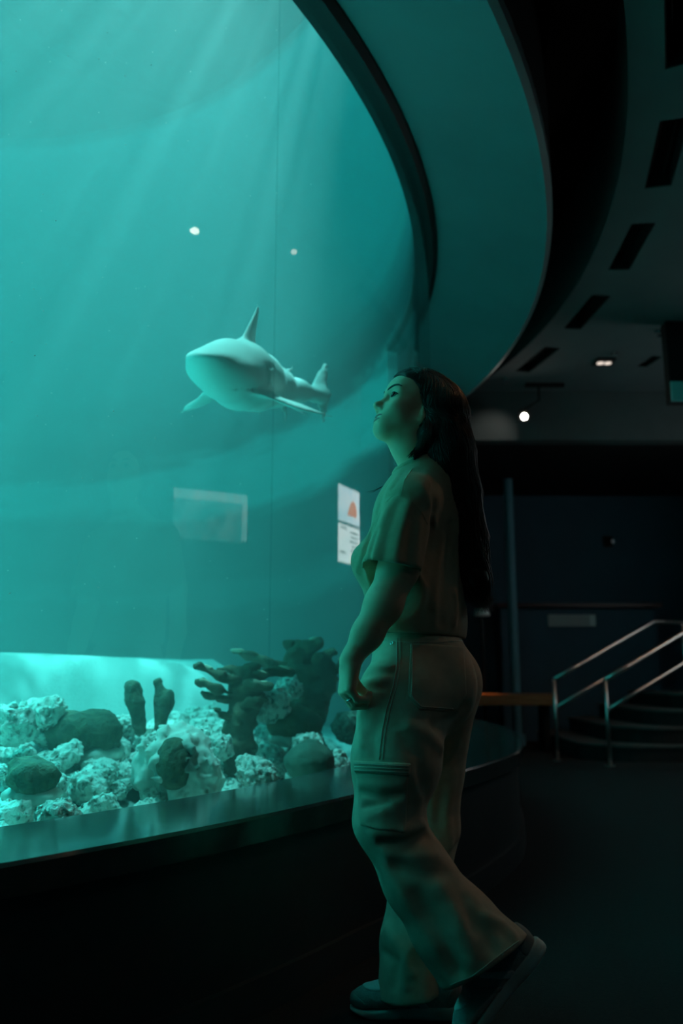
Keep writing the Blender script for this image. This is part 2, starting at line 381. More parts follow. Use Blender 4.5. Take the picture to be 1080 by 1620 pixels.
def downlight(loc, r, label, m, oval=1.0):
    t = empty('downlight', loc); bm = bmesh.new()
    n = 28; prof = [(r * 1.35, 0.0), (r * 1.35, -0.006), (r * 1.05, -0.010), (r, -0.002), (r, 0.0)]
    vs = [[bm.verts.new((p[0] * oval * math.cos(2 * math.pi * i / n), p[0] * math.sin(2 * math.pi * i / n), p[1])) for p in prof] for i in range(n)]
    for i in range(n):
        for k in range(len(prof) - 1): bm.faces.new((vs[i][k], vs[(i + 1) % n][k], vs[(i + 1) % n][k + 1], vs[i][k + 1]))
    bmobj('trim_ring', bm, M['dark_metal'], t, True)
    bm = bmesh.new(); bmesh.ops.create_circle(bm, cap_ends=True, segments=n, radius=r, matrix=Matrix.Translation((0, 0, -0.003)) @ Matrix.Diagonal((oval, 1, 1, 1)))
    bmobj('lens', bm, m, t)
    return tag(t, label, 'light', 'round downlights in the ceiling')
downlight((2.045, 2.621, CZ), 0.05, 'warm ceiling downlight mirrored as the larger white fleck in the glass', M['lamp_w'])
downlight((1.938, 3.737, CZ), 0.04, 'warm ceiling downlight mirrored as the smaller white fleck in the glass', M['lamp_mid'])
# oblong twin downlight seen at the back
t = empty('twin_downlight', atz(955, 571, CZ))
bm = bmesh.new(); box(bm, -0.085, 0.085, -0.085, 0.085, -0.02, 0.0, 0.004); bmobj('housing', bm, M['dark_metal'], t)
for sx in (-1, 1):
    bm = bmesh.new(); cyl(bm, (sx * 0.034, 0, -0.023), 0.032, 0.006, 20); bmobj('lens', bm, M['lamp_dim'], t)
tag(t, 'oblong twin downlight glowing in the ceiling near the bulkhead', 'light')
# sprinkler heads: small bright specks on the ceiling
M['chrome'] = mat('chrome', (0.75, 0.75, 0.75), 0.12, metal=1.0)
for (x, y, lab) in ((1042, 523, 'small chrome sprinkler head on the ceiling, nearest the right edge'), (972, 558, 'small chrome sprinkler head just above the twin downlight'),
                    (800, 598, 'small chrome sprinkler head beside the soffit edge, near the track spotlight')):
    t = empty('sprinkler_head', atz(x, y, CZ))
    bm = bmesh.new(); cyl(bm, (0, 0, -0.004), 0.034, 0.008, 20); bmobj('escutcheon', bm, M['chrome'], t)
    bm = bmesh.new(); cyl(bm, (0, 0, -0.025), 0.009, 0.036, 10); bmobj('stem', bm, M['chrome'], t)
    bm = bmesh.new(); cyl(bm, (0, 0, -0.046), 0.020, 0.005, 14); bmobj('deflector', bm, M['chrome'], t)
    tag(t, lab, 'sprinkler', 'sprinkler heads on the ceiling')
# track spotlight under the ceiling, in front of the bulkhead
tp = atz(853, 618, CZ); tp.y = 7.70
t = empty('track_spotlight', (tp.x, tp.y, CZ))
bm = bmesh.new(); box(bm, -0.19, 0.19, -0.022, 0.022, -0.035, 0.0, 0.003); bmobj('track', bm, M['black'], t)
bm = bmesh.new(); tube(bm, [(-0.06, 0, -0.035), (-0.06, 0, -0.18)], 0.011, 10); bmobj('stem', bm, M['black'], t)
lp = aty(829, 659, 7.62) - t.location
ax = Vector((-0.14, -1.0, -0.50)).normalized()
bm = bmesh.new(); cyl(bm, lp - ax * 0.085, 0.058, 0.16, 24, 0.05, axis=-ax); bmobj('barrel', bm, M['black'], t, False)
bm = bmesh.new(); cyl(bm, lp, 0.029, 0.006, 24, axis=ax); bmobj('lens', bm, M['lamp_spot'], t)
bm = bmesh.new(); tube(bm, [Vector((-0.06, 0, -0.17)), lp - ax * 0.09 + Vector((0, 0, 0.05))], 0.010, 8); bmobj('yoke', bm, M['black'], t)
tag(t, 'bright track spotlight hanging on a short stem below the ceiling', 'light')
# its neighbour washing the bulkhead (the pale patch left of the bright lens)
wl = light('bulkhead_washer', 'SPOT', (1.66, 7.45, 3.38), 3.0, (1.0, 0.9, 0.8), aim=(1.50, 7.95, 3.10), spot_size=R_(70), spot_blend=0.9, shadow_soft_size=0.03)

# lit displays on the right-hand wall: they show as reflections in the tank glass
def screen_nodes(name, strength, picture):
    m = bpy.data.materials.new(name); m.use_nodes = True; nt = m.node_tree; nt.nodes.clear()
    o = nt.nodes.new('ShaderNodeOutputMaterial'); e = nt.nodes.new('ShaderNodeEmission'); e.inputs[1].default_value = strength
    nt.links.new(e.outputs[0], o.inputs[0])
    tc = nt.nodes.new('ShaderNodeTexCoord'); n = nt.nodes.new('ShaderNodeTexNoise'); n.inputs['Scale'].default_value = 5.0; n.inputs['Detail'].default_value = 3
    nt.links.new(tc.outputs['Object'], n.inputs['Vector'])
    r = nt.nodes.new('ShaderNodeValToRGB'); nt.links.new(n.outputs['Fac'], r.inputs[0]); nt.links.new(r.outputs[0], e.inputs[0])
    el = r.color_ramp.elements
    for p, c in picture[2:]: el.new(p)
    for q, (p, c) in zip(sorted(el, key=lambda z: z.position), picture): q.position = p; q.color = (*c, 1)
    return m
M['scr_pic'] = screen_nodes('display_picture', 5.0, [(0.30, (0.45, 0.75, 0.85)), (0.5, (0.75, 0.92, 1.0)), (0.7, (0.95, 1.0, 1.0))])
M['scr_txt'] = screen_nodes('display_text_page', 5.5, [(0.30, (0.80, 0.97, 0.97)), (0.7, (0.95, 1.0, 1.0))])
M['scr_org'] = emis('display_orange_shape', (1.0, 0.32, 0.16), 4.0)
M['scr_drk'] = emis('display_dark_lines', (0.22, 0.42, 0.45), 1.0)
M['pan_dim'] = screen_nodes('lightbox_dim_face', 0.8, [(0.35, (0.10, 0.45, 0.45)), (0.65, (0.6, 0.95, 0.9))])
M['pan_lit'] = screen_nodes('lightbox_bright_edge', 1.7, [(0.35, (0.5, 0.9, 0.9)), (0.65, (0.9, 1.0, 0.98))])
def wallbox(name, y0, y1, z0, z1, m, parent, d0=0.0, d1=0.01):
    bm = bmesh.new(); box(bm, -d1, -d0, y0, y1, z0, z1); return bmobj(name, bm, m, parent)
t = empty('display_screen', (RW, 6.62, 1.93))
wallbox('case', -0.44, 0.44, 0.0, 0.90, M['black'], t, 0, 0.05)
pic = wallbox('picture', -0.40, 0.40, 0.475, 0.87, M['scr_pic'], t, 0.05, 0.055)
wallbox('page', -0.40, 0.40, 0.03, 0.445, M['scr_txt'], t, 0.05, 0.055)
bm = bmesh.new()
pts = [(-0.20, 0.56), (-0.24, 0.62), (-0.20, 0.70), (-0.12, 0.74), (-0.02, 0.72), (0.05, 0.66), (0.10, 0.60), (0.14, 0.56)]
vf = [bm.verts.new((-0.057, -y + 0.05, z)) for y, z in pts]; bm.faces.new(vf); bmobj('orange_shape', bm, M['scr_org'], pic)
for k, (y0, y1, z) in enumerate([(-0.33, -0.02, 0.37), (-0.33, -0.05, 0.32), (-0.33, 0.0, 0.27), (-0.33, -0.08, 0.22), (-0.33, -0.03, 0.17), (0.10, 0.32, 0.40), (0.12, 0.34, 0.13)]):
    wallbox('text_line', -y1, -y0, z, z + 0.018, M['scr_drk'], t, 0.055, 0.057)
tag(t, 'glowing two part display screen reflected bright white in the glass beside her', 'screen')
t = empty('lightbox_panel', (RW - 0.002, 3.34, 1.97))
wallbox('case', -0.68, 0.68, 0.0, 0.50, M['black'], t, 0, 0.05)
wallbox('face', -0.63, 0.55, 0.02, 0.39, M['pan_dim'], t, 0.05, 0.055)
wallbox('bright_strip', -0.64, 0.64, 0.39, 0.48, M['pan_lit'], t, 0.05, 0.056)
wallbox('bright_strip', 0.55, 0.65, 0.04, 0.39, M['pan_lit'], t, 0.05, 0.056)
tag(t, 'pale lit panel with bright top edge, mirrored in the glass below the shark', 'panel')

# ------------------------------------------------------------------ handrails, stepped tiers, bench, column, boards
RD = Vector((3.14 - 2.0, 8.3 - 7.9, 0)); RD.normalize()
def handrail(base, label, L, zb):
    t = empty('handrail', base); r = 0.020
    slope = 0.47
    def at(s, z): return Vector((RD.x * s, RD.y * s, z + slope * s))
    bm = bmesh.new(); tube(bm, [(0, 0, 0.0), (0, 0, 0.745)], r * 0.95, 12); bmobj('post', bm, M['steel'], t, True)
    bm = bmesh.new(); tube(bm, [(0, 0, 0.745)] + [at(s, 0.745) for s in np.linspace(0.004, L, 6)[1:]] + [at(L, 0.745) + RD * 0.1, at(L, 0.745) + RD * 0.75], r, 12); bmobj('top_rail', bm, M['steel'], t, True)
    bm = bmesh.new(); tube(bm, [at(s, 0.48) for s in np.linspace(0.0, L + 0.25, 5)], r * 0.9, 12); bmobj('mid_rail', bm, M['steel'], t, True)
    p = at(L, 0.745) + RD * 0.36
    bm = bmesh.new(); tube(bm, [(p.x, p.y, zb), (p.x, p.y, p.z)], r * 0.95, 12); bmobj('post', bm, M['steel'], t, True)
    bm = bmesh.new(); cyl(bm, (0, 0, 0.006), 0.045, 0.012, 18); bmobj('base_plate', bm, M['steel'], t)
    return tag(t, label, 'handrail', 'steel stair handrails')
handrail(atz(882, 1204, 0), 'steel stair handrail on the left, the one set farther back', 1.20, 0.602)
handrail(atz(965, 1213, 0), 'steel stair handrail on the right, nearer and cut by the frame', 1.20, 0.302)
M['tier'] = mat('dark_carpeted_step', (0.016, 0.017, 0.018), 0.9, var=(0.022, 0.023, 0.024), scale=60)
M['nosing'] = mat('step_nosing', (0.10, 0.10, 0.10), 0.5, var=(0.13, 0.13, 0.13), scale=30)
for k in range(4):
    x0, y0 = 2.28 + 0.36 * k, 7.82 + 0.14 * k
    z0, z1 = 0.15 * k, 0.15 * (k + 1)
    t = empty('stair_step', (x0, y0, z0))
    bm = bmesh.new(); n = 8; rad = 0.5; prof = [(RW - x0, 0.0)]
    out = [(RW - x0, 0.0 - 0.10 * 0)] + [(rad - rad * math.sin(a), rad - rad * math.cos(a)) for a in np.linspace(0, math.pi / 2, n)] + [(0.0, 9.85 - y0), (RW - x0, 9.85 - y0)]
    lo = [bm.verts.new((x, y, 0.0)) for x, y in out]; hi = [bm.verts.new((x, y, z1 - z0 - 0.02)) for x, y in out]
    bm.faces.new(lo[::-1]); bm.faces.new(hi)
    for i in range(len(out)): bm.faces.new((lo[i], lo[(i + 1) % len(out)], hi[(i + 1) % len(out)], hi[i]))
    bmobj('riser', bm, M['tier'], t)
    bm = bmesh.new()
    lo = [bm.verts.new((x - 0.015 * (i in range(2, n + 2)), y - 0.015 * (i < n), z1 - z0 - 0.02)) for i, (x, y) in enumerate(out)]
    hi = [bm.verts.new((v.co.x, v.co.y, z1 - z0)) for v in lo]
    bm.faces.new(lo[::-1]); bm.faces.new(hi)
    for i in range(len(out)): bm.faces.new((lo[i], lo[(i + 1) % len(out)], hi[(i + 1) % len(out)], hi[i]))
    bmobj('tread', bm, M['nosing'], t)
    tag(t, ['lowest dark stair step rising from the floor by the handrails', 'second dark stair step from the floor by the handrails', 'third dark stair step from the floor by the handrails', 'topmost dark stair step leading to the platform'][k], 'step', 'steps at the back right')
# bench with a warm lit wooden edge
M['wood'] = mat('warm_wood', (0.32, 0.17, 0.08), 0.35, var=(0.24, 0.12, 0.05), scale=6, stretch=(1, 12, 12))
t = empty('bench', (1.45, 8.95, 0))
bm = bmesh.new(); box(bm, -0.35, 0.80, -0.2, 0.22, 0.47, 0.585, 0.008); bmobj('seat_board', bm, M['wood'], t)
for x in (-0.25, 0.70):
    bm = bmesh.new(); box(bm, x - 0.03, x + 0.03, -0.10, 0.18, 0, 0.47, 0.004); bmobj('leg', bm, M['black'], t)
tag(t, 'long wooden bench edge glowing orange behind the ledge', 'bench')
light('bench_lamp', 'SPOT', (1.15, 8.75, 3.05), 200.0, (1.0, 0.36, 0.10), aim=(1.25, 8.85, 0.55), spot_size=R_(24), spot_blend=0.8, shadow_soft_size=0.04)
light('stair_lamp', 'SPOT', (3.9, 6.6, 3.5), 18.0, (1.0, 0.50, 0.24), aim=(3.0, 8.1, 1.2), spot_size=R_(46), spot_blend=0.8, shadow_soft_size=0.05)
light('gallery_lamp', 'SPOT', (2.045, 2.621, CZ - 0.03), 7.0, (1.0, 0.52, 0.24), aim=(0.30, 2.2, 1.25), spot_size=R_(34), spot_blend=0.9, shadow_soft_size=0.03)
downlight((1.1, -0.6, CZ), 0.05, 'added ceiling downlight behind the viewer, fitting of the fill lamp', M['lamp_w'])
light('added_fill_lamp', 'SPOT', (1.1, -0.6, CZ - 0.03), 3.2, (0.75, 1.0, 0.97), aim=(0.3, 2.1, 0.9), spot_size=R_(50), spot_blend=0.9, shadow_soft_size=0.05)  # added lamp behind the viewer, a dim fill for the visitor's near side
light('gallery_lamp_rear', 'SPOT', (1.938, 3.737, CZ - 0.03), 9.0, (1.0, 0.46, 0.18), aim=(0.36, 2.22, 0.85), spot_size=R_(34), spot_blend=0.9, shadow_soft_size=0.03)
# column, counter line, notice board, door fitting, hanging box
M['col'] = mat('column_paint', (0.08, 0.24, 0.30), 0.5, var=(0.09, 0.26, 0.32), scale=5)
t = empty('column', (aty(812, 1000, 9.6).x, 9.6, 0))
bm = bmesh.new(); cyl(bm, (0, 0, 1.54), 0.055, 3.08, 24); bmobj('shaft', bm, M['col'], t, False)
bm = bmesh.new(); cyl(bm, (0, 0, 0.06), 0.09, 0.12, 24); bmobj('foot', bm, M['col'], t)
tag(t, 'slim teal lit column standing against the dark back wall', 'column')
t = empty('counter', (aty(920, 955, 10.1).x, 10.1, 0)); zc = aty(920, 955, 10.1).z
bm = bmesh.new(); box(bm, -1.05, 0.95, -0.10, 0.35, zc - 0.05, zc, 0.004); bmobj('counter_top', bm, mat('dark_red_counter', (0.05, 0.012, 0.010), 0.4), t)
bm = bmesh.new(); box(bm, -1.0, 0.9, 0.0, 0.33, 0, zc - 0.05); bmobj('counter_front', bm, M['wall'], t)
tag(t, 'dark counter with a thin dull red top along the back wall', 'counter')
p0, p1 = aty(867, 972, 10.05), aty(943, 991, 10.05)
t = empty('notice_board', ((p0.x + p1.x) / 2, 10.07, p1.z))
bm = bmesh.new(); box(bm, p0.x - t.location.x, p1.x - t.location.x, -0.0, 0.02, 0, p0.z - p1.z, 0.003); bmobj('board', bm, mat('grey_board', (0.35, 0.38, 0.37), 0.5), t)
bm = bmesh.new(); box(bm, p1.x - t.location.x - 0.07, p1.x - t.location.x, -0.005, 0.0, 0.01, p0.z - p1.z - 0.01); bmobj('card', bm, mat('pale_card', (0.6, 0.65, 0.63), 0.5), t)
tag(t, 'small pale grey board fixed low on the dark counter front', 'board')
p = aty(963, 857, 10.58)
t = empty('wall_fitting', (p.x, 10.6, p.z))
bm = bmesh.new(); box(bm, -0.07, 0.05, -0.03, 0.0, -0.07, 0.07, 0.006); bmobj('plate', bm, M['black'], t)
bm = bmesh.new(); cyl(bm, (0.035, -0.05, 0), 0.028, 0.04, 16, axis=(0, 1, 0)); bmobj('knob', bm, M['chrome'], t)
tag(t, 'small dark wall fitting with a pale knob on the back wall', 'fitting')
p = aty(1062, 618, 6.2)
t = empty('hanging_box', (p.x, 6.2, CZ))
zt, zb = aty(1062, 603, 6.2).z - CZ, aty(1062, 634, 6.2).z - CZ
bm = bmesh.new(); box(bm, 0, 0.9, 0.02, 0.12, zb, -0.002, 0.004); bmobj('case', bm, M['black'], t)
bm = bmesh.new(); box(bm, 0.0, 0.9, 0.0, 0.02, zb, zt, 0.003); bmobj('panel', bm, mat('pale_teal_case', (0.30, 0.55, 0.55), 0.4), t)
tag(t, 'dark ceiling box with a pale teal lower panel, cut by the right edge', 'box')
# small lit thing behind her hair
p = aty(762, 968, 9.2)
t = empty('table_lamp', (p.x, 9.2, 0))
bm = bmesh.new(); cyl(bm, (0, 0, 0.01), 0.12, 0.02, 24); bmobj('base', bm, M['dark_metal'], t)
bm = bmesh.new(); tube(bm, [(0, 0, 0.02), (0, 0, p.z - 0.05)], 0.015, 10); bmobj('pole', bm, M['dark_metal'], t)
bm = bmesh.new(); cyl(bm, (0, 0, p.z), 0.09, 0.09, 24, 0.07); bmobj('shade', bm, mat('pale_shade', (0.7, 0.75, 0.72), 0.4), t)
tag(t, 'small pale lamp head on a thin pole behind her hair ends', 'lamp')
# ------------------------------------------------------------------ organic modelling: distance fields turned into meshes
f32 = np.float32
def vnoise(p, seed=0):
    x, y, z = p[..., 0], p[..., 1], p[..., 2]
    xi, yi, zi = np.floor(x), np.floor(y), np.floor(z)
    u, v, w_ = x - xi, y - yi, z - zi
    u = u * u * (3 - 2 * u); v = v * v * (3 - 2 * v); w_ = w_ * w_ * (3 - 2 * w_)
    xi = xi.astype(np.int64); yi = yi.astype(np.int64); zi = zi.astype(np.int64)
    def h(a, b, c):
        n = (a * 374761393 + b * 668265263 + c * 2147483647 + seed * 1274126177) & 0xffffffff
        n = ((n ^ (n >> 13)) * 1274126177) & 0xffffffff
        n = n ^ (n >> 16)
        return (n & 0xffff).astype(f32) / 65535.0
    def lx(b, c): return h(xi, b, c) * (1 - u) + h(xi + 1, b, c) * u
    def ly(c): return lx(yi, c) * (1 - v) + lx(yi + 1, c) * v
    return ly(zi) * (1 - w_) + ly(zi + 1) * w_
def fbm(p, o=3, seed=0):
    s, a, t = 0, 1.0, 0
    for k in range(o):
        s = s + a * vnoise(p * (2.03 ** k), seed + k); t += a; a *= 0.5
    return s / t
def A(*v): return np.array(v, dtype=f32)
def ellipsoid(c, r, rot=None):
    c, r = A(*c), A(*r); rm = None if rot is None else np.array(rot, dtype=f32)
    def fn(p):
        q = p - c
        if rm is not None: q = q @ rm            # columns of rot = local axes in world
        k0 = np.sqrt(((q / r) ** 2).sum(-1)) + 1e-6; k1 = np.sqrt(((q / (r * r)) ** 2).sum(-1)) + 1e-6
        return k0 * (k0 - 1) / k1
    return fn
def capsule(a, b, ra, rb=None, flat=None):
    """tapered capsule; flat=(axis, factor) squeezes it along an axis"""
    a, b = A(*a), A(*b); rb = ra if rb is None else rb
    ab = b - a; L = float(ab @ ab) + 1e-9
    if flat is not None:
        fx = A(*flat[0]); fx = fx / np.linalg.norm(fx); ff = flat[1]
    def fn(p):
        q = p - a
        t = np.clip((q @ ab) / L, 0, 1)
        d = q - t[..., None] * ab
        if flat is not None:
            k = d @ fx
            d = d + (k * (1.0 / ff - 1.0))[..., None] * fx
            return (np.sqrt((d * d).sum(-1)) - (ra + (rb - ra) * t)) * max(ff, 0.35)
        return np.sqrt((d * d).sum(-1)) - (ra + (rb - ra) * t)
    return fn
def rbox(c, h, r, rot=None):
    c, h = A(*c), A(*h); rm = None if rot is None else np.array(rot, dtype=f32)
    def fn(p):
        q = p - c
        if rm is not None: q = q @ rm
        q = np.abs(q) - (h - r)
        return np.sqrt((np.maximum(q, 0) ** 2).sum(-1)) + np.minimum(q.max(-1), 0) - r
    return fn
def smin(a, b, k):
    if k <= 0: return np.minimum(a, b)
    h = np.maximum(k - np.abs(a - b), 0) / k
    return np.minimum(a, b) - h * h * k * 0.25
class Field:
    """ordered list of union ('u'), subtract ('s'), displace ('d'), fold ('r') steps"""
    def __init__(self): self.ops = []
    def u(self, fn, k=0.02): self.ops.append(('u', k, fn)); return self
    def s(self, fn, k=0.01): self.ops.append(('s', k, fn)); return self
    def d(self, fn): self.ops.append(('d', 0, fn)); return self
    def r(self, fn, w_, am_): self.ops.append(('r', (w_, am_), fn)); return self
    def plan(self, cs, rad):
        """for every block centre the steps that can matter there, or None"""
        full = self.ev(cs)
        act = np.abs(full) < rad + 0.03
        keep = []
        for op, k, fn in self.ops:
            if op == 'd': keep.append(act); continue
            d = fn(cs) - rad
            keep.append(act & (d < (k[0] * 2.6 if op == 'r' else max(0.03, k * 1.2))))
        return [[o for o, m in zip(self.ops, keep) if m[i]] if act[i] else None for i in range(len(cs))]
    def ev(self, p, ops=None):
        r = None
        for op, k, fn in (self.ops if ops is None else ops):
            if op == 'u':
                v = fn(p); r = v if r is None else smin(r, v, k)
            elif r is None: continue
            elif op == 's': r = -smin(-r, fn(p), k)
            elif op == 'r': r = r - k[1] * np.exp(-(fn(p) / k[0]) ** 2)
            else: r = r + fn(p)
        return np.full(p.shape[:-1], 1.0, f32) if r is None else r
    def __call__(self, p): return self.ev(p)
class Layer(Field):
    """a thin layer lying on another field's surface inside a region"""
    def __init__(self, base, reg, lift): self.base, self.reg, self.lift = base, reg, lift
    def plan(self, cs, rad):
        m = self.reg(cs) < rad + 0.002
        out = [None] * len(cs)
        ix = np.where(m)[0]
        if len(ix):
            for i, o in zip(ix, self.base.plan(cs[ix], rad)): out[i] = o
        return out
    def ev(self, p, ops=None): return np.maximum(self.base.ev(p, ops) - self.lift, self.reg(p))
def snet(field, lo, hi, h, B=16):
    """sparse surface nets over blocks; returns verts, quads"""
    lo = np.array(lo, float); hi = np.array(hi, float)
    nb = np.maximum(1, np.ceil((hi - lo) / (h * B)).astype(int))
    rad = h * B * 0.87 * 1.15
    vid = {}; verts = []; quads = []
    g = np.arange(B + 2); n = B + 1
    I, J, K = np.meshgrid(g, g, g, indexing='ij')
    blocks = np.stack(np.meshgrid(*[np.arange(q) for q in nb], indexing='ij'), -1).reshape(-1, 3)
    cs = (lo + (blocks * B + B / 2 + 0.5) * h).astype(f32)
    plan = field.plan(cs, rad)
    for blk, ops in zip(blocks, plan):
        if ops is None: continue
        base = blk * B
        P = np.stack(((base[0] + I) * h + lo[0], (base[1] + J) * h + lo[1], (base[2] + K) * h + lo[2]), -1).astype(f32)
        D = field.ev(P, ops)
        S = D < 0
        if S.all() or not S.any(): continue
        cnt = np.zeros((n, n, n), f32); acc = np.zeros((n, n, n, 3), f32)
        for ax in range(3):
            o1, o2 = [(1, 2), (0, 2), (0, 1)][ax]
            for e1 in (0, 1):
                for e2 in (0, 1):
                    s0 = [slice(0, n)] * 3; s0[o1] = slice(e1, e1 + n); s0[o2] = slice(e2, e2 + n)
                    s1 = list(s0); s1[ax] = slice(1, n + 1)
                    d0, d1 = D[tuple(s0)], D[tuple(s1)]
                    c = (d0 < 0) != (d1 < 0)
                    t = np.where(c, d0 / np.where(c, d0 - d1, 1), 0)
                    acc[..., o1] += e1 * c; acc[..., o2] += e2 * c; acc[..., ax] += t * c; cnt += c
        m = cnt > 0
        idx = np.argwhere(m)
        pos = (acc[m] / cnt[m][:, None] + idx + base) * h + lo
        key = idx + base
        lut = -np.ones((n, n, n), int)
        ids = np.empty(len(idx), int)
        for q, (kk, pp) in enumerate(zip(map(tuple, key.tolist()), pos)):
            i_ = vid.get(kk)
            if i_ is None: i_ = len(verts); vid[kk] = i_; verts.append(pp)
            ids[q] = i_
        lut[m] = ids
        for ax in range(3):
            o1, o2 = [(1, 2), (2, 0), (0, 1)][ax]
            s0 = [slice(1, n)] * 3
            s1 = list(s0); s1[ax] = slice(2, n + 1)
            a = S[tuple(s0)]; b = S[tuple(s1)]
            e = np.argwhere(a != b) + 1
            if len(e) == 0: continue
            flip = a[tuple((e - 1).T)]
            u1 = np.zeros(3, int); u1[o1] = 1; u2 = np.zeros(3, int); u2[o2] = 1
            c0, c1, c2, c3 = e - u1 - u2, e - u2, e, e - u1
            qd = np.stack([lut[tuple(c.T)] for c in (c0, c1, c2, c3)], 1)
            qd[~flip] = qd[~flip][:, ::-1]
            quads.append(qd)
    if not quads: return np.zeros((0, 3)), np.zeros((0, 4), int)
    return np.array(verts), np.concatenate(quads)
def largest(v, q):
    """keep only the biggest connected piece"""
    lab = np.arange(len(v))
    for _ in range(400):
        m = lab[q].min(1); new = lab.copy()
        for k in range(4): np.minimum.at(new, q[:, k], m)
        new = new[new]; new = new[new]
        if (new == lab).all(): break
        lab = new
    big = np.bincount(lab).argmax(); keep = lab == big
    ren = np.cumsum(keep) - 1
    return v[keep], ren[q[keep[q[:, 0]]]]
def netmesh(name, field, lo, hi, h, smooth=1, one=True):
    v, q = snet(field, lo, hi, h)
    q = q[(q >= 0).all(1)]
    if one and len(q): v, q = largest(v, q)
    if smooth and len(v):
        for _ in range(smooth):         # gentle relaxation against stair steps
            s = np.zeros_like(v); c = np.zeros(len(v))
            for a, b in ((0, 1), (1, 2), (2, 3), (3, 0)):
                np.add.at(s, q[:, a], v[q[:, b]]); np.add.at(s, q[:, b], v[q[:, a]])
                np.add.at(c, q[:, a], 1); np.add.at(c, q[:, b], 1)
            c[c == 0] = 1
            v = v * 0.5 + 0.5 * s / c[:, None]
    me = bpy.data.meshes.new(name)
    me.vertices.add(len(v)); me.vertices.foreach_set('co', v.astype(f32).ravel())
    me.loops.add(len(q) * 4); me.loops.foreach_set('vertex_index', q.astype(np.int32).ravel())
    me.polygons.add(len(q)); me.polygons.foreach_set('loop_start', np.arange(0, len(q) * 4, 4, dtype=np.int32))
    me.update(calc_edges=True); me.validate()
    me.shade_smooth()
    return me
def netobj(name, field, lo, hi, h, m, parent=None, smooth=1):
    return link_mesh(name, netmesh(name, field, lo, hi, h, smooth), m, parent)
def near_segs(segs):
    """distance to a set of (a, b, ra, rb) tapered capsules"""
    fs = [capsule(*s) for s in segs]
    def fn(p):
        r = fs[0](p)
        for q in fs[1:]: r = np.minimum(r, q(p))
        return r
    return fn
# ------------------------------------------------------------------ inside the tank
def tpol(r, a): return Vector((TC.x + r * math.cos(R_(a)), TC.y + r * math.sin(R_(a)), 0))
def behind(x, y, d):
    """point on the sight line through a photo position, d metres past the glass"""
    q = ray(x, y); q2 = Vector((q.x, q.y))
    c2 = Vector((TC.x, TC.y)); b = q2.dot(c2); aa = q2.dot(q2); cc = c2.dot(c2) - TR * TR
    t = (b - math.sqrt(max(b * b - aa * cc, 0))) / aa
    return Vector((0, 0, CAMH)) + q * (t + d / q.length)
M['rock'] = mat('pale_reef_rock', (0.92, 0.92, 0.84), 0.85, var=(0.22, 0.28, 0.24), scale=3.2, bump=0.7, bscale=14, vlo=0.52, vhi=0.66)
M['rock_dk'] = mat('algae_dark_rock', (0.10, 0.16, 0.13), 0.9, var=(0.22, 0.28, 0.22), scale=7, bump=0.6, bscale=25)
M['brain'] = mat('dark_brain_coral', (0.07, 0.11, 0.08), 0.9, var=(0.14, 0.17, 0.11), scale=30, bump=0.9, bscale=60)
M['elk'] = mat('brown_elkhorn_coral', (0.15, 0.13, 0.085), 0.9, var=(0.26, 0.22, 0.14), scale=14, bump=0.5, bscale=50, vlo=0.5, vhi=0.75)
M['tan'] = mat('tan_coral_tips', (0.70, 0.52, 0.36), 0.9, var=(0.85, 0.72, 0.55), scale=12, bump=0.4, bscale=50)
M['sand'] = mat('white_sand', (0.80, 0.80, 0.74), 0.95, var=(0.70, 0.71, 0.66), scale=5, bump=0.4, bscale=60)
M['bed'] = mat('dark_gravel_bed', (0.08, 0.12, 0.12), 0.95, var=(0.14, 0.18, 0.18), scale=12, bump=0.5, bscale=40)
# tank floor and the sand bank behind the reef
def sandz(r, a):
    r0 = 4.05 + min(max(0.045 * (a + 22), 0.0), 0.55)
    s = min(max((r0 - r) / 0.75, 0), 1); s = s * s * (3 - 2 * s)
    q = min(max((2.6 - r) / 1.0, 0), 1); q = q * q * (3 - 2 * q)
    w_ = 1.0
    return 0.30 + w_ * 0.60 * s - 0.25 * q + 0.05 * mnoise.noise(Vector((r * 1.1, a * 0.08, 3.0)))
v, f = [], []; NA, NR = 120, 34
for i in range(NA + 1):
    a = -95 + 130 * i / NA
    for j in range(NR + 1):
        r = 0.6 + (TR - 0.12 - 0.6) * (j / NR)
        p = tpol(r, a); v.append((p.x, p.y, sandz(r, a)))
for i in range(NA):
    for j in range(NR):
        k = i * (NR + 1) + j; f.append((k, k + NR + 1, k + NR + 2, k + 1))
o = pyobj('floor_tank_sand', v, f, M['sand'], smooth=True)
bm = bmesh.new(); bm.from_mesh(o.data)
ex = bmesh.ops.extrude_face_region(bm, geom=bm.faces[:])
for e in ex['geom']:
    if isinstance(e, bmesh.types.BMVert): e.co.z = 0.13
bmesh.ops.recalc_face_normals(bm, faces=bm.faces); bm.to_mesh(o.data); bm.free(); o.data.shade_smooth()
tag(o, 'bank of pale sand rising behind the reef on the tank floor', kind='structure')
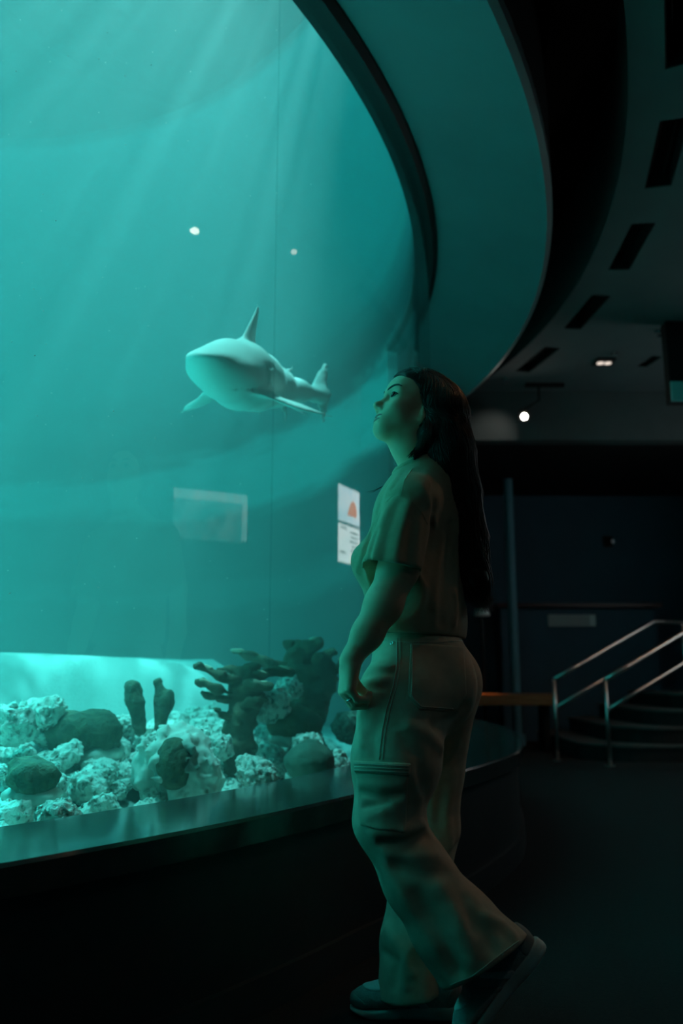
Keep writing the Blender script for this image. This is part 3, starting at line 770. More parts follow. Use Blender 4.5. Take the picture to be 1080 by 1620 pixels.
# rock shapes shared by the rubble
def rock_field(seed, sq):
    F = Field(); rnd = random.Random(seed)
    F.u(ellipsoid((0, 0, 0), (0.78, 0.70, 0.58 * sq)), 0.1)
    for _ in range(6):
        d = Vector((rnd.uniform(-1, 1), rnd.uniform(-1, 1), rnd.uniform(-0.6, 0.9))).normalized() * 0.55
        F.u(ellipsoid((d.x, d.y, d.z * sq), [rnd.uniform(0.22, 0.42)] * 3), 0.18)
    for _ in range(10):
        d = Vector((rnd.uniform(-1, 1), rnd.uniform(-1, 1), rnd.uniform(-0.3, 1))).normalized() * 0.80
        F.s(ellipsoid((d.x, d.y, d.z * sq), [rnd.uniform(0.10, 0.24)] * 3), 0.10)
    F.d(lambda p: 0.50 * np.abs(fbm(p * 2.4 + 7.3, 3, seed) - 0.5) - 0.09 + 0.30 * (fbm(p * 6.5 + 2.0, 2, seed + 9) - 0.5))
    return F
rocks = []
for k in range(9):
    me = netmesh('reef_rock', rock_field(40 + k, [1, 0.8, 1.15][k % 3]), (-1.35, -1.35, -1.2), (1.35, 1.35, 1.3), 0.068, 0)
    me.materials.append(M['rock']); rocks.append(me)
rnd = random.Random(11)
def bankz(r): return 0.27 + 0.30 * min(max((5.15 - r) / 0.85, 0), 1)
def put_rock(me, p, s, name='reef_rock', m=None, rot=None):
    o = bpy.data.objects.new(name, me); COL.objects.link(o)
    o.location = p; o.scale = s if not isinstance(s, float) else (s, s, s)
    o.rotation_euler = rot if rot is not None else (rnd.uniform(-0.5, 0.5), rnd.uniform(-0.5, 0.5), rnd.uniform(0, 6.28))
    return o
placed = []
n = 0
for i in range(4000):
    if n >= 270: break
    a = rnd.uniform(-46, -15); r = 5.20 - 0.98 * rnd.random() ** 0.9
    s = rnd.uniform(0.040, 0.085)
    p = tpol(r, a); p.z = bankz(r) + rnd.uniform(-0.02, 0.06)
    if any((p - q).length < 0.68 * (s + t_) for q, t_ in placed): continue
    placed.append((p, s)); n += 1
    o = put_rock(rocks[n % 9], p, (s * rnd.uniform(0.9, 1.3), s * rnd.uniform(0.85, 1.2), s * rnd.uniform(0.75, 1.1)))
    az = ['near the left edge', 'left of the oval coral boulder', 'beside the oval coral boulder', 'below the elkhorn corals', 'at the right end of the reef'][min(int((a + 46) / 6.2), 4)]
    dz = ['high on the bank', 'halfway down the bank', 'right behind the glass'][0 if r < 4.55 else 1 if r < 4.9 else 2]
    tag(o, ('small ' if s < 0.06 else 'large ') + 'pale pitted reef rock ' + dz + ', ' + az, 'rock', 'loose rocks of the reef')
# solid reef bed under the rubble
v, f = [], []
NA, NR = 150, 26
for i in range(NA + 1):
    a = -60 + 60 * i / NA
    for j in range(NR + 1):
        r = 4.0 + 1.27 * j / NR
        p = tpol(r, a); q = Vector((p.x, p.y, 0))
        z = bankz(r) - 0.04 + 0.10 * mnoise.noise(q * 6.0) + 0.05 * mnoise.noise(q * 15.0)
        if j == 0: z = 0.2
        v.append((p.x, p.y, z))
for i in range(NA):
    for j in range(NR):
        k = i * (NR + 1) + j; f.append((k, k + NR + 1, k + NR + 2, k + 1))
o = pyobj('floor_reef', v, f, mat('reef_bed_rubble', (0.62, 0.68, 0.62), 0.9, var=(0.06, 0.11, 0.10), scale=9, bump=0.8, bscale=24, vlo=0.40, vhi=0.58), smooth=True); tag(o, 'bank of broken coral rubble behind the glass', kind='structure')

def bigrock(x, y, d, s, seed, m, label, cat='rock', name='boulder', h=0.06):
    p = behind(x, y, d)
    me = netmesh(name, rock_field(seed, 1.0), (-1.35, -1.35, -1.2), (1.35, 1.35, 1.3), h, 0); me.materials.append(m)
    o = put_rock(me, p, s, name, rot=(0, 0, rnd.uniform(0, 6))); return tag(o, label, cat)
# white boulder with a dark oval coral on its face
p = behind(285, 1206, 0.62)
t = empty('coral_boulder', p)
F = Field(); F.u(ellipsoid((0, 0, 0), (0.125, 0.12, 0.12)), 0.05); F.u(ellipsoid((0.06, 0.0, -0.05), (0.09, 0.09, 0.085)), 0.05); F.u(ellipsoid((-0.09, 0.0, -0.02), (0.08, 0.08, 0.085)), 0.04)
F.d(lambda p: 0.075 * (fbm(p * 15 + 3, 3, 5) - 0.5) + 0.03 * (fbm(p * 48, 2, 6) - 0.5))
netobj('boulder', F, (-0.22, -0.19, -0.19), (0.22, 0.19, 0.19), 0.009, M['rock'], t, 0)
F = Field(); F.u(ellipsoid((-0.005, -0.075, 0.004), (0.066, 0.07, 0.088)), 0.02); F.d(lambda p: 0.008 * (fbm(p * 60, 2, 9) - 0.5))
netobj('coral_face', F, (-0.1, -0.17, -0.12), (0.1, 0.03, 0.12), 0.006, M['brain'], t, 0)
tag(t, 'white boulder carrying a dark oval coral on its face, beside the ledge', 'coral')
def dome(x, y, d, rx, rz, label, m=None, seed=1):
    p = behind(x, y, d); t = empty('dome_coral', p)
    F = Field(); F.u(ellipsoid((0, 0, 0), (rx, rx * 0.9, rz)), 0.02)
    F.d(lambda q: 0.07 * (fbm(q * 9 + seed, 3, seed) - 0.5) + 0.012 * (fbm(q * 70, 2, seed) - 0.5))
    netobj('head', F, (-rx - 0.05, -rx - 0.05, -rz - 0.05), (rx + 0.05, rx + 0.05, rz + 0.05), 0.011, m or M['brain'], t, 0)
    F = Field(); F.u(ellipsoid((0, 0.02, -rz * 0.75), (rx * 1.02, rx * 0.95, rz * 0.45)), 0.02); F.d(lambda q: 0.05 * (fbm(q * 14, 3, seed + 3) - 0.5))
    netobj('foot', F, (-rx * 1.3, -rx * 1.3, -rz * 1.5), (rx * 1.3, rx * 1.3, 0.02), 0.014, M['rock'], t, 0)
    return tag(t, label, 'coral', 'rounded coral heads on the reef')
dome(135, 1160, 1.15, 0.140, 0.100, 'dark rounded coral mound at the left, in front of the sand bank')
dome(50, 1228, 0.60, 0.085, 0.070, 'dark coral mound low at the left edge of the tank', seed=3)
dome(468, 1146, 0.95, 0.115, 0.080, 'olive rounded coral head between the white rocks on the right', mat('olive_coral', (0.16, 0.16, 0.09), 0.9, var=(0.08, 0.12, 0.08), scale=9, bump=0.8, bscale=50), seed=5)
dome(490, 1206, 0.50, 0.085, 0.075, 'faint dark coral head near the ledge beside her leg', M['rock_dk'], seed=7)
# finger coral: two stubby pillars
p = behind(232, 1150, 1.25); t = empty('finger_coral', p)
sc_ = 0.00262
def fp(x, y, yy=0): return ((x - 232) * sc_, yy, (1150 - y) * sc_)
F = Field(); F.u(capsule(fp(222, 1155), fp(212, 1110), 0.026, 0.034), 0.02); F.u(capsule(fp(212, 1110), fp(206, 1090), 0.034, 0.036), 0.02)
F.d(lambda q: 0.02 * (fbm(q * 40, 2, 3) - 0.5)); netobj('pillar', F, (-0.16, -0.08, -0.06), (0.02, 0.08, 0.25), 0.007, M['brain'], t, 0)
F = Field(); F.u(capsule(fp(252, 1155), fp(256, 1112), 0.024, 0.032), 0.02); F.u(capsule(fp(256, 1112), fp(247, 1082), 0.030, 0.018), 0.02); F.u(capsule(fp(260, 1120), fp(265, 1100), 0.026, 0.022), 0.02)
F.d(lambda q: 0.02 * (fbm(q * 40, 2, 4) - 0.5)); netobj('pillar', F, (0.0, -0.08, -0.06), (0.15, 0.08, 0.27), 0.007, M['brain'], t, 0)
tag(t, 'pair of stubby dark finger corals standing against the pale sand', 'coral')
# elkhorn coral: a trunk with flat branches, pale tips
def elkhorn(x0, y0, d, sc, trunk, branches, label):
    p = behind(x0, y0, d); t = empty('elkhorn_coral', p)
    def q(x, y, yy=0.0): return ((x - x0) * sc, yy, (y0 - y) * sc)
    F = Field()
    for a, b, ra, rb in trunk: F.u(capsule(q(*a), q(*b), ra * sc, rb * sc), 0.03)
    F.d(lambda z: 0.085 * (fbm(z * np.array([13, 13, 20], f32), 3, 2) - 0.5))
    lo = (-0.75, -0.35, -0.2); hi = (0.75, 0.35, 0.75)
    netobj('trunk', F, lo, hi, 0.010, M['elk'], t, 0)
    for i, (pts, r0, r1) in enumerate(branches):
        F = Field(); n = len(pts) - 1
        for k in range(n):
            F.u(capsule(q(*pts[k]), q(*pts[k + 1]), (r0 + (r1 - r0) * k / n) * sc, (r0 + (r1 - r0) * (k + 1) / n) * sc, flat=((0.1, 0.3, 1), 0.55)), 0.02)
        F.d(lambda z: 0.034 * (fbm(z * 24, 2, 6) - 0.5))
        b = netobj('branch', F, lo, hi, 0.009, M['elk'], t, 0)
        e0, e1 = Vector(q(*pts[-2])), Vector(q(*pts[-1]))
        T = Field(); T.u(capsule(e0.lerp(e1, 0.55) + Vector((0, 0, r1 * sc * 0.45)), e1 + Vector((0, -0.005, r1 * sc * 0.35)), r1 * sc * 0.8, r1 * sc * 0.62, flat=((0.1, 0.3, 1), 0.6)), 0.01)
        T.d(lambda z: 0.008 * (fbm(z * 50, 2, 8) - 0.5))
        netobj('tip', T, lo, hi, 0.008, M['tan'], b, 0)
    return tag(t, label, 'coral')
elkhorn(380, 1185, 1.0, 0.00255,
        [((378, 1210), (380, 1140), 26, 22), ((380, 1140), (388, 1085), 22, 24), ((388, 1085), (395, 1062), 24, 16)],
        [([(385, 1085, 0), (350, 1070, -0.05), (312, 1052, -0.06)], 13, 9), ([(385, 1100, 0), (345, 1090, -0.08), (320, 1076, -0.1)], 11, 8), ([(378, 1110, 0), (345, 1102, -0.04), (328, 1098, -0.06)], 12, 9),
         ([(392, 1080, 0), (372, 1062, 0.02), (352, 1056, 0.03), (402, 1064, 0.0), (418, 1066, -0.02)], 13, 9), ([(398, 1070, 0.05), (428, 1058, 0.06), (458, 1060, 0.06)], 12, 10), ([(380, 1125, 0), (398, 1112, -0.07), (416, 1104, -0.09)], 11, 8), ([(376, 1140, 0), (352, 1128, -0.05), (340, 1122, -0.06)], 11, 7), ([(388, 1092, 0), (405, 1082, -0.08), (425, 1082, -0.1)], 12, 9)],
        'branching elkhorn coral with a thick dark trunk in front of the sand')
elkhorn(480, 1140, 1.35, 0.0028,
        [((490, 1200), (480, 1120), 34, 28), ((480, 1120), (478, 1060), 28, 26), ((478, 1060), (470, 1025), 26, 24), ((500, 1120), (520, 1050), 26, 20)],
        [([(470, 1045, 0), (420, 1040, -0.03), (385, 1026, -0.05), (355, 1020, -0.05)], 14, 9), ([(470, 1040, 0), (470, 1020, 0), (455, 1008, -0.03)], 20, 13), ([(478, 1030, 0), (490, 1012, -0.04), (505, 1004, -0.04)], 18, 14),
         ([(500, 1060, 0), (515, 1035, -0.05), (530, 1022, -0.05)], 17, 12), ([(505, 1080, 0), (540, 1050, 0), (560, 1030, 0)], 15, 11)],
        'tall elkhorn coral with tan tipped branches just left of her arm')
for k, (x, y, d, s, lab) in enumerate([(425, 1120, 1.0, 0.10, 'tall white rock beside the elkhorn trunk'), (455, 1090, 1.25, 0.09, 'white topped rock above the olive coral head'), (485, 1182, 0.7, 0.09, 'pale ridged rock below the olive coral head'),
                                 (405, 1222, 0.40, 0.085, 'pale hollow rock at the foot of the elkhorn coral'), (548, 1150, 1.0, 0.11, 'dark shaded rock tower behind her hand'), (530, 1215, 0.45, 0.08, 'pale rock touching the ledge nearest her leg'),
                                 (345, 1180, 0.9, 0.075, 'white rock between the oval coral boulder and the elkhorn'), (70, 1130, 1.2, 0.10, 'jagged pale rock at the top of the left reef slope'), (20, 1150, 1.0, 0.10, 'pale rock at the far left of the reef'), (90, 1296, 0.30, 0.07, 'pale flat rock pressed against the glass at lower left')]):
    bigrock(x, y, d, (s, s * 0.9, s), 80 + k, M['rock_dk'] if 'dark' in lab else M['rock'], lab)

# ------------------------------------------------------------------ shark
def shark():
    t = empty('shark', behind(390, 598, 1.25))
    t.scale = (0.97, 0.97, 0.97)
    fw = Vector((-0.26, -0.965, -0.20)).normalized(); lf = Vector((0, 0, 1)).cross(fw).normalized(); up = fw.cross(lf)
    rm = Matrix((fw, lf, up)).transposed()
    rm = rm @ Matrix.Rotation(R_(-6), 3, 'X')
    t.rotation_euler = rm.to_euler()
    F = Field()
    prof = [(0.46, 0.045, 0.030, 0.005), (0.38, 0.105, 0.070, 0.0), (0.25, 0.150, 0.115, 0.0), (0.08, 0.165, 0.145, 0.0), (-0.12, 0.145, 0.135, 0.0), (-0.35, 0.10, 0.10, 0.005), (-0.58, 0.055, 0.06, 0.012), (-0.78, 0.030, 0.036, 0.018)]
    for (x0, w0, h0, z0), (x1, w1, h1, z1) in zip(prof[:-1], prof[1:]):
        F.u(capsule((x0, 0, z0), (x1, 0, z1), (w0 + h0) / 2, (w1 + h1) / 2), 0.06)
    F.u(ellipsoid((0.30, 0, -0.01), (0.20, 0.155, 0.085)), 0.05); F.u(ellipsoid((0.46, 0, 0.015), (0.10, 0.095, 0.035)), 0.05)
    # dorsal, second dorsal, pectorals, pelvics, caudal
    yax = (0, 1, 0)
    F.u(capsule((0.02, 0, 0.13), (-0.11, 0, 0.36), 0.085, 0.018, flat=(yax, 0.22)), 0.03)
    F.u(capsule((-0.02, 0, 0.12), (-0.15, 0, 0.15), 0.07, 0.02, flat=(yax, 0.2)), 0.02)
    F.u(capsule((-0.46, 0, 0.07), (-0.53, 0, 0.14), 0.035, 0.01, flat=(yax, 0.3)), 0.02)
    for s in (-1, 1):
        F.u(capsule((0.13, 0.10 * s, -0.075), (-0.02, 0.26 * s, -0.13), 0.075, 0.050, flat=((0.15, 0.35 * s, 1), 0.2)), 0.03)
        F.u(capsule((-0.02, 0.26 * s, -0.13), (-0.14, 0.42 * s, -0.17), 0.050, 0.012, flat=((0.1, 0.3 * s, 1), 0.25)), 0.03)
        F.u(capsule((-0.36, 0.06 * s, -0.07), (-0.46, 0.13 * s, -0.13), 0.04, 0.012, flat=((0, 0.6 * s, 1), 0.3)), 0.02)
    F.u(capsule((-0.45, 0, -0.06), (-0.50, 0, -0.16), 0.03, 0.012, flat=(yax, 0.3)), 0.02)
    F.u(capsule((-0.76, 0, 0.02), (-0.93, -0.10, 0.22), 0.055, 0.016, flat=((0.5, 1, 0), 0.25)), 0.03)
    F.u(capsule((-0.80, 0, 0.02), (-0.86, -0.04, -0.14), 0.045, 0.014, flat=((0.3, 1, 0), 0.25)), 0.02)
    # bend the tail towards its left
    # mouth groove under the snout
    for s in (-1, 1):
        F.s(near_segs([((0.40, 0.0, -0.075), (0.33, 0.075 * s, -0.078), 0.014, 0.013), ((0.33, 0.075 * s, -0.078), (0.22, 0.120 * s, -0.072), 0.013, 0.010)]), 0.010)
        F.s(capsule((0.385, 0.055 * s, -0.055), (0.39, 0.06 * s, -0.058), 0.007, 0.007), 0.006)
        for k in range(5):
            x = 0.14 - 0.028 * k
            F.s(capsule((x, 0.150 * s, 0.05), (x + 0.01, 0.150 * s, -0.05), 0.006, 0.006), 0.006)
    class Bent(Field):
        def ev(self, p, ops=None):
            q = p.copy(); b = np.clip(-q[..., 0] - 0.15, 0, None); q[..., 1] = q[..., 1] - 0.38 * b * b
            return Field.ev(self, q, self.ops)
        def plan(self, cs, rad):
            d = self.ev(cs); return [self.ops if abs(float(q)) < rad * 1.6 else None for q in d]
    Bf = Bent(); Bf.ops = F.ops
    m = bpy.data.materials.new('shark_skin'); m.use_nodes = True; nt = m.node_tree; b = nt.nodes['Principled BSDF']; b.inputs['Roughness'].default_value = 0.55
    tc = nt.nodes.new('ShaderNodeTexCoord'); sp = nt.nodes.new('ShaderNodeSeparateXYZ'); nt.links.new(tc.outputs['Object'], sp.inputs[0])
    nz = nt.nodes.new('ShaderNodeTexNoise'); nz.inputs['Scale'].default_value = 9; nt.links.new(tc.outputs['Object'], nz.inputs['Vector'])
    ma = nt.nodes.new('ShaderNodeMath'); ma.operation = 'MULTIPLY_ADD'; ma.inputs[1].default_value = 0.10; nt.links.new(nz.outputs['Fac'], ma.inputs[0]); nt.links.new(sp.outputs['Z'], ma.inputs[2])
    mr = nt.nodes.new('ShaderNodeMapRange'); mr.inputs[1].default_value = 0.02; mr.inputs[2].default_value = 0.10; nt.links.new(ma.outputs[0], mr.inputs[0])
    mx = nt.nodes.new('ShaderNodeMix'); mx.data_type = 'RGBA'; mx.inputs[6].default_value = (0.95, 0.95, 0.90, 1); mx.inputs[7].default_value = (0.74, 0.78, 0.74, 1)
    nt.links.new(mr.outputs[0], mx.inputs[0]); nt.links.new(mx.outputs[2], b.inputs['Base Color'])
    netobj('body', Bf, (-1.1, -0.55, -0.32), (0.60, 0.65, 0.44), 0.011, m, t, 1)
    em = mat('shark_eye', (0.01, 0.01, 0.01), 0.1)
    for s in (-1, 1):
        bm = bmesh.new(); bmesh.ops.create_uvsphere(bm, u_segments=16, v_segments=10, radius=0.016, matrix=Matrix.Translation((0.31, 0.135 * s, 0.0))); bmobj('eye', bm, em, t, True)
    tag(t, 'pale shark gliding toward the viewer with its tall dorsal fin raised', 'shark')
shark()

# drifting specks in the water
rnd = random.Random(77); bm = bmesh.new()
for k in range(170):
    p = behind(rnd.uniform(0, 560), rnd.uniform(10, 980), rnd.uniform(0.15, 1.3))
    bmesh.ops.create_icosphere(bm, subdivisions=1, radius=rnd.uniform(0.0010, 0.0022), matrix=Matrix.Translation(p))
o = bmobj('drifting_specks', bm, mat('pale_specks', (0.9, 0.92, 0.88), 0.6)); tag(o, 'tiny pale specks drifting in the tank water', 'specks', kind='stuff')
# ------------------------------------------------------------------ the visitor
M['skin'] = mat('skin', (0.95, 0.62, 0.42), 0.45, var=(0.86, 0.52, 0.34), scale=34, bump=0.03, bscale=220, vlo=0.55, vhi=0.75)
M['shirt'] = mat('olive_cotton_jersey', (0.62, 0.46, 0.31), 0.92, var=(0.57, 0.42, 0.28), scale=70, bump=0.10, bscale=900, sheen=0.1)
M['denim'] = mat('faded_grey_olive_twill', (0.70, 0.56, 0.42), 0.9, var=(0.62, 0.50, 0.37), scale=45, bump=0.15, bscale=700)
M['stitch'] = mat('pale_stitching', (0.75, 0.68, 0.58), 0.9)
M['hair'] = mat('dark_brown_hair', (0.012, 0.008, 0.006), 0.42, spec=0.45, var=(0.022, 0.014, 0.010), scale=30)
M['iris'] = mat('dark_iris', (0.02, 0.012, 0.008), 0.1)
M['eyewhite'] = mat('eye_white', (0.36, 0.34, 0.32), 0.2)
M['lips'] = mat('lips', (0.46, 0.20, 0.17), 0.4)
M['mesh'] = mat('shoe_mesh', (0.48, 0.50, 0.48), 0.85, var=(0.40, 0.42, 0.40), scale=120, bump=0.3, bscale=400)
M['suede'] = mat('shoe_suede', (0.38, 0.40, 0.38), 0.9, var=(0.32, 0.33, 0.32), scale=80)
M['toe'] = mat('shoe_light_panel', (0.82, 0.86, 0.84), 0.75, bump=0.2, bscale=300)
M['sole'] = mat('shoe_foam_sole', (0.82, 0.84, 0.80), 0.6, var=(0.74, 0.76, 0.72), scale=30)
M['sock'] = mat('dark_sock', (0.02, 0.02, 0.022), 0.9)

person = empty('person', (0.22, 2.2, 0.0))
PO = np.array(person.location)
tag(person, 'young woman in tee and wide cargo trousers gazing up at the tank', 'person')
def pv(x, y, Y): q = aty(x, y, Y); return (q.x, q.y, q.z)
def under_person(o, par=None):
    for v in o.data.vertices: v.co -= person.location
    o.parent = par or person
    return o
def pnet(name, F, lo, hi, h, m, par=None, smooth=1):
    return under_person(netobj(name, F, lo, hi, h, m, None, smooth), par)
FA = R_(25); Uf = Vector((-math.cos(FA), math.sin(FA), 0)); Ul = Vector((-math.sin(FA), -math.cos(FA), 0)); Uz = Vector((0, 0, 1))
BR = [[Uf[i], Ul[i], Uz[i]] for i in range(3)]          # columns: forward, left, up
def off(p, u=0, v=0, z=0): return (p[0] + Uf.x * u + Ul.x * v, p[1] + Uf.y * u + Ul.y * v, p[2] + z)

# ---- head frame
hyaw, hpit = R_(20), R_(21)
Hf = Vector((-math.cos(hyaw) * math.cos(hpit), -math.sin(hyaw) * math.cos(hpit), math.sin(hpit)))
Hl = Vector((0, 0, 1)).cross(Hf).normalized()           # her left, towards the viewer
Hu = Hf.cross(Hl)
eye_l = Vector(pv(625.0, 627, 2.10))
HS = 0.97
HO = eye_l - (Hf * 0.076 + Hl * 0.031 + Hu * -0.001) * HS
HR = [[Hf[i], Hl[i], Hu[i]] for i in range(3)]
def hp(x, y, z): q = HO + (Hf * x + Hl * y + Hu * z) * HS; return (q.x, q.y, q.z)
def hell(c, r): return ellipsoid(hp(*c), [k * HS for k in r], HR)
def hcap(a, b, ra, rb=None, flat=None):
    return capsule(hp(*a), hp(*b), ra * HS, None if rb is None else rb * HS, None if flat is None else (tuple(Hf * flat[0][0] + Hl * flat[0][1] + Hu * flat[0][2]), flat[1]))
neck_b = pv(672, 745, 2.19)
Bd = Field()
Bd.u(hell((-0.008, 0, 0.028), (0.094, 0.072, 0.086)), 0.02)
Bd.u(hell((0.045, 0, 0.035), (0.046, 0.058, 0.050)), 0.03)
Bd.u(hell((0.034, 0, -0.035), (0.056, 0.058, 0.068)), 0.03)
for s in (-1, 1):
    Bd.u(hcap((-0.002, 0.050 * s, -0.052), (0.060, 0.020 * s, -0.094), 0.016, 0.016), 0.035)
    Bd.u(hell((0.056, 0.034 * s, -0.036), (0.026, 0.024, 0.028)), 0.03)
    Bd.u(hcap((0.082, 0.012 * s, 0.013), (0.070, 0.044 * s, 0.016), 0.009, 0.009), 0.018)
Bd.u(hell((0.070, 0, -0.098), (0.018, 0.021, 0.016)), 0.025)
Bd.u(hell((0.074, 0, -0.066), (0.020, 0.030, 0.030)), 0.02)          # muzzle
for s in (-1, 1):
    Bd.s(hell((0.092, 0.032 * s, -0.004), (0.013, 0.019, 0.0125)), 0.016)
Bd.u(hcap((0.0805, 0, 0.004), (0.1050, 0, -0.033), 0.0060, 0.0085), 0.012)
Bd.u(hell((0.1070, 0, -0.037), (0.0110, 0.0110, 0.0100)), 0.008)
for s in (-1, 1):
    Bd.u(hell((0.0935, 0.0125 * s, -0.044), (0.0105, 0.0068, 0.0080)), 0.006)
    Bd.u(hell((0.0735, 0.031 * s, -0.001), (0.0146, 0.0175, 0.0146)), 0.006)   # lids
Bd.u(hell((0.0885, 0, -0.0655), (0.0085, 0.024, 0.0060)), 0.007)
Bd.u(hell((0.0860, 0, -0.0775), (0.0090, 0.022, 0.0068)), 0.007)
Bd.s(hcap((0.099, 0, -0.0715), (0.074, 0.029, -0.0690), 0.0018, 0.0014), 0.003)
Bd.s(hcap((0.099, 0, -0.0715), (0.074, -0.029, -0.0690), 0.0018, 0.0014), 0.003)
Bd.s(hell((0.095, 0, -0.0865), (0.006, 0.014, 0.0035)), 0.006)
for s in (-1, 1):
    Bd.s(hell((0.0985, 0.0058 * s, -0.0490), (0.0055, 0.0032, 0.0035)), 0.003)   # nostrils
    Bd.s(hell((0.0860, 0.034 * s, -0.0005), (0.0125, 0.0165, 0.0074)), 0.0015)    # lid opening
    # ear
    ec = (-0.012, 0.071 * s, -0.020)
    Bd.u(hell((ec[0], ec[1], ec[2]), (0.017, 0.008, 0.029)), 0.006)
    Bd.u(hell((ec[0] + 0.006, ec[1] - 0.002 * s, ec[2] - 0.026), (0.009, 0.006, 0.010)), 0.006)
    Bd.s(hell((ec[0] + 0.003, ec[1] + 0.009 * s, ec[2] + 0.004), (0.009, 0.006, 0.016)), 0.004)
Bd.u(capsule(hp(-0.020, 0, -0.055), hp(-0.026, 0, -0.10), 0.050 * HS, 0.050), 0.03)
Bd.u(capsule(hp(-0.028, 0, -0.095), neck_b, 0.048, 0.052), 0.03)
Bd.u(capsule(hp(0.018, 0, -0.086), off(neck_b, 0.0, 0, -0.03), 0.024, 0.028), 0.03)   # throat
# torso (inside the shirt), legs (inside the trousers)
chest = pv(655, 840, 2.2); belly = pv(664, 950, 2.2); hipc = pv(668, 1060, 2.21)
sh_l = pv(655, 792, 2.055); sh_r = pv(705, 790, 2.35)
Bd.u(ellipsoid(chest, (0.095, 0.14, 0.14), BR), 0.04); Bd.u(ellipsoid(belly, (0.09, 0.12, 0.14), BR), 0.05); Bd.u(ellipsoid(hipc, (0.095, 0.14, 0.11), BR), 0.05)
Bd.u(capsule(neck_b, sh_l, 0.05, 0.045), 0.04); Bd.u(capsule(neck_b, sh_r, 0.05, 0.045), 0.04)
# visible left arm
am = [pv(652, 795, 2.045), pv(630, 900, 2.03), pv(606, 957, 2.015), pv(581, 1003, 2.0), pv(554, 1046, 1.985)]
ar = [0.050, 0.0475, 0.0435, 0.0350, 0.0240]
for k in range(4): Bd.u(capsule(am[k], am[k + 1], ar[k], ar[k + 1]), 0.025)
# far arm hangs on the far side
rm_ = [sh_r, pv(690, 900, 2.42), pv(650, 985, 2.42), pv(620, 1070, 2.38)]
for k, r in enumerate((0.048, 0.042, 0.036)): Bd.u(capsule(rm_[k], rm_[k + 1], r, r - 0.006), 0.02)
Bd.u(ellipsoid(pv(612, 1092, 2.37), (0.03, 0.025, 0.045)), 0.02)
for k in range(4):
    Bd.u(capsule(pv(606 + 5 * k, 1105, 2.40 - 0.02 * k), pv(603 + 6 * k, 1138, 2.40 - 0.02 * k), 0.0095, 0.0075), 0.006)
Bd.u(capsule(pv(604, 1090, 2.34), pv(594, 1115, 2.33), 0.010, 0.008), 0.008)
# near hand: palm facing back, fingers curled under towards the thigh
W = Vector(am[4])
ds = Vector((-0.028, 0.0, -1)).normalized()       # along the hand, down
bk = Vector((-0.94, -0.30, 0.05)).normalized()    # back of the hand
sd = Vector((-0.26, 0.95, 0.0)).normalized()      # from little finger (near viewer) to thumb side
Bd.u(capsule(W, W + ds * 0.045, 0.0245, 0.026, flat=(tuple(bk), 0.72)), 0.02)
for k in range(4):
    # 0 = little finger, nearest the viewer
    o_ = sd * (-0.027 + 0.0185 * k)
    kn = W + ds * (0.064 + [0.0, 0.006, 0.009, 0.007][k]) + o_ + bk * [0.006, 0.010, 0.011, 0.009][k]
    Bd.u(capsule(W + ds * 0.020 + o_ * 0.7, kn, 0.0155, 0.0120), 0.012)
    L = [0.030, 0.037, 0.040, 0.037][k]
    cv = -bk
    p1 = kn + (ds * 0.80 + cv * 0.60).normalized() * L
    p2 = p1 + (ds * -0.05 + cv * 1.0).normalized() * L * 0.72
    p3 = p2 + (ds * -0.85 + cv * 0.5).normalized() * L * 0.55
    Bd.u(capsule(kn, p1, 0.0102, 0.0092), 0.004); Bd.u(capsule(p1, p2, 0.0090, 0.0083), 0.004); Bd.u(capsule(p2, p3, 0.0082, 0.0070), 0.004)
    if k == 1: ring_c = kn.lerp(p1, 0.52); ring_d = (p1 - kn).normalized()
tb0 = W + ds * 0.022 + sd * 0.022; tb1 = W + ds * 0.058 + sd * 0.030 - bk * 0.028; tb2 = tb1 + (ds * 0.6 - bk * 0.75 - sd * 0.25).normalized() * 0.032; tb3 = tb2 + (ds * 0.35 - bk * 0.85 - sd * 0.4).normalized() * 0.026
Bd.u(capsule(tb0, tb1, 0.0165, 0.0125), 0.014); Bd.u(capsule(tb1, tb2, 0.0115, 0.0102), 0.006); Bd.u(capsule(tb2, tb3, 0.0100, 0.0082), 0.006)

# ---- trousers: hips, straight far leg, bent near leg with the heel lifted
Pt = Field()
Pt.u(ellipsoid(pv(664, 1035, 2.2), (0.118, 0.158, 0.10), BR), 0.04)
Pt.u(ellipsoid(pv(660, 1100, 2.17), (0.122, 0.155, 0.115), BR), 0.05)
Pt.u(ellipsoid(pv(692, 1082, 2.13), (0.100, 0.095, 0.110), BR), 0.05)         # near buttock
Pt.u(ellipsoid(pv(706, 1080, 2.29), (0.100, 0.090, 0.110), BR), 0.035)        # far buttock
nk = [pv(638, 1105, 2.09), pv(626, 1205, 2.05), pv(613, 1297, 2.03), pv(662, 1390, 2.025), pv(716, 1464, 2.02), pv(772, 1534, 2.02)]
nr = [0.116, 0.104, 0.077, 0.081, 0.093, 0.118]
for k in range(5): Pt.u(capsule(nk[k], nk[k + 1], nr[k], nr[k + 1]), 0.03)
fk = [pv(690, 1120, 2.28), pv(682, 1220, 2.30), pv(678, 1310, 2.30), pv(664, 1400, 2.27), pv(651, 1490, 2.24), pv(650, 1600, 2.20)]
fr = [0.105, 0.086, 0.080, 0.078, 0.076, 0.084]
for k in range(5): Pt.u(capsule(fk[k], fk[k + 1], fr[k], fr[k + 1]), 0.02)
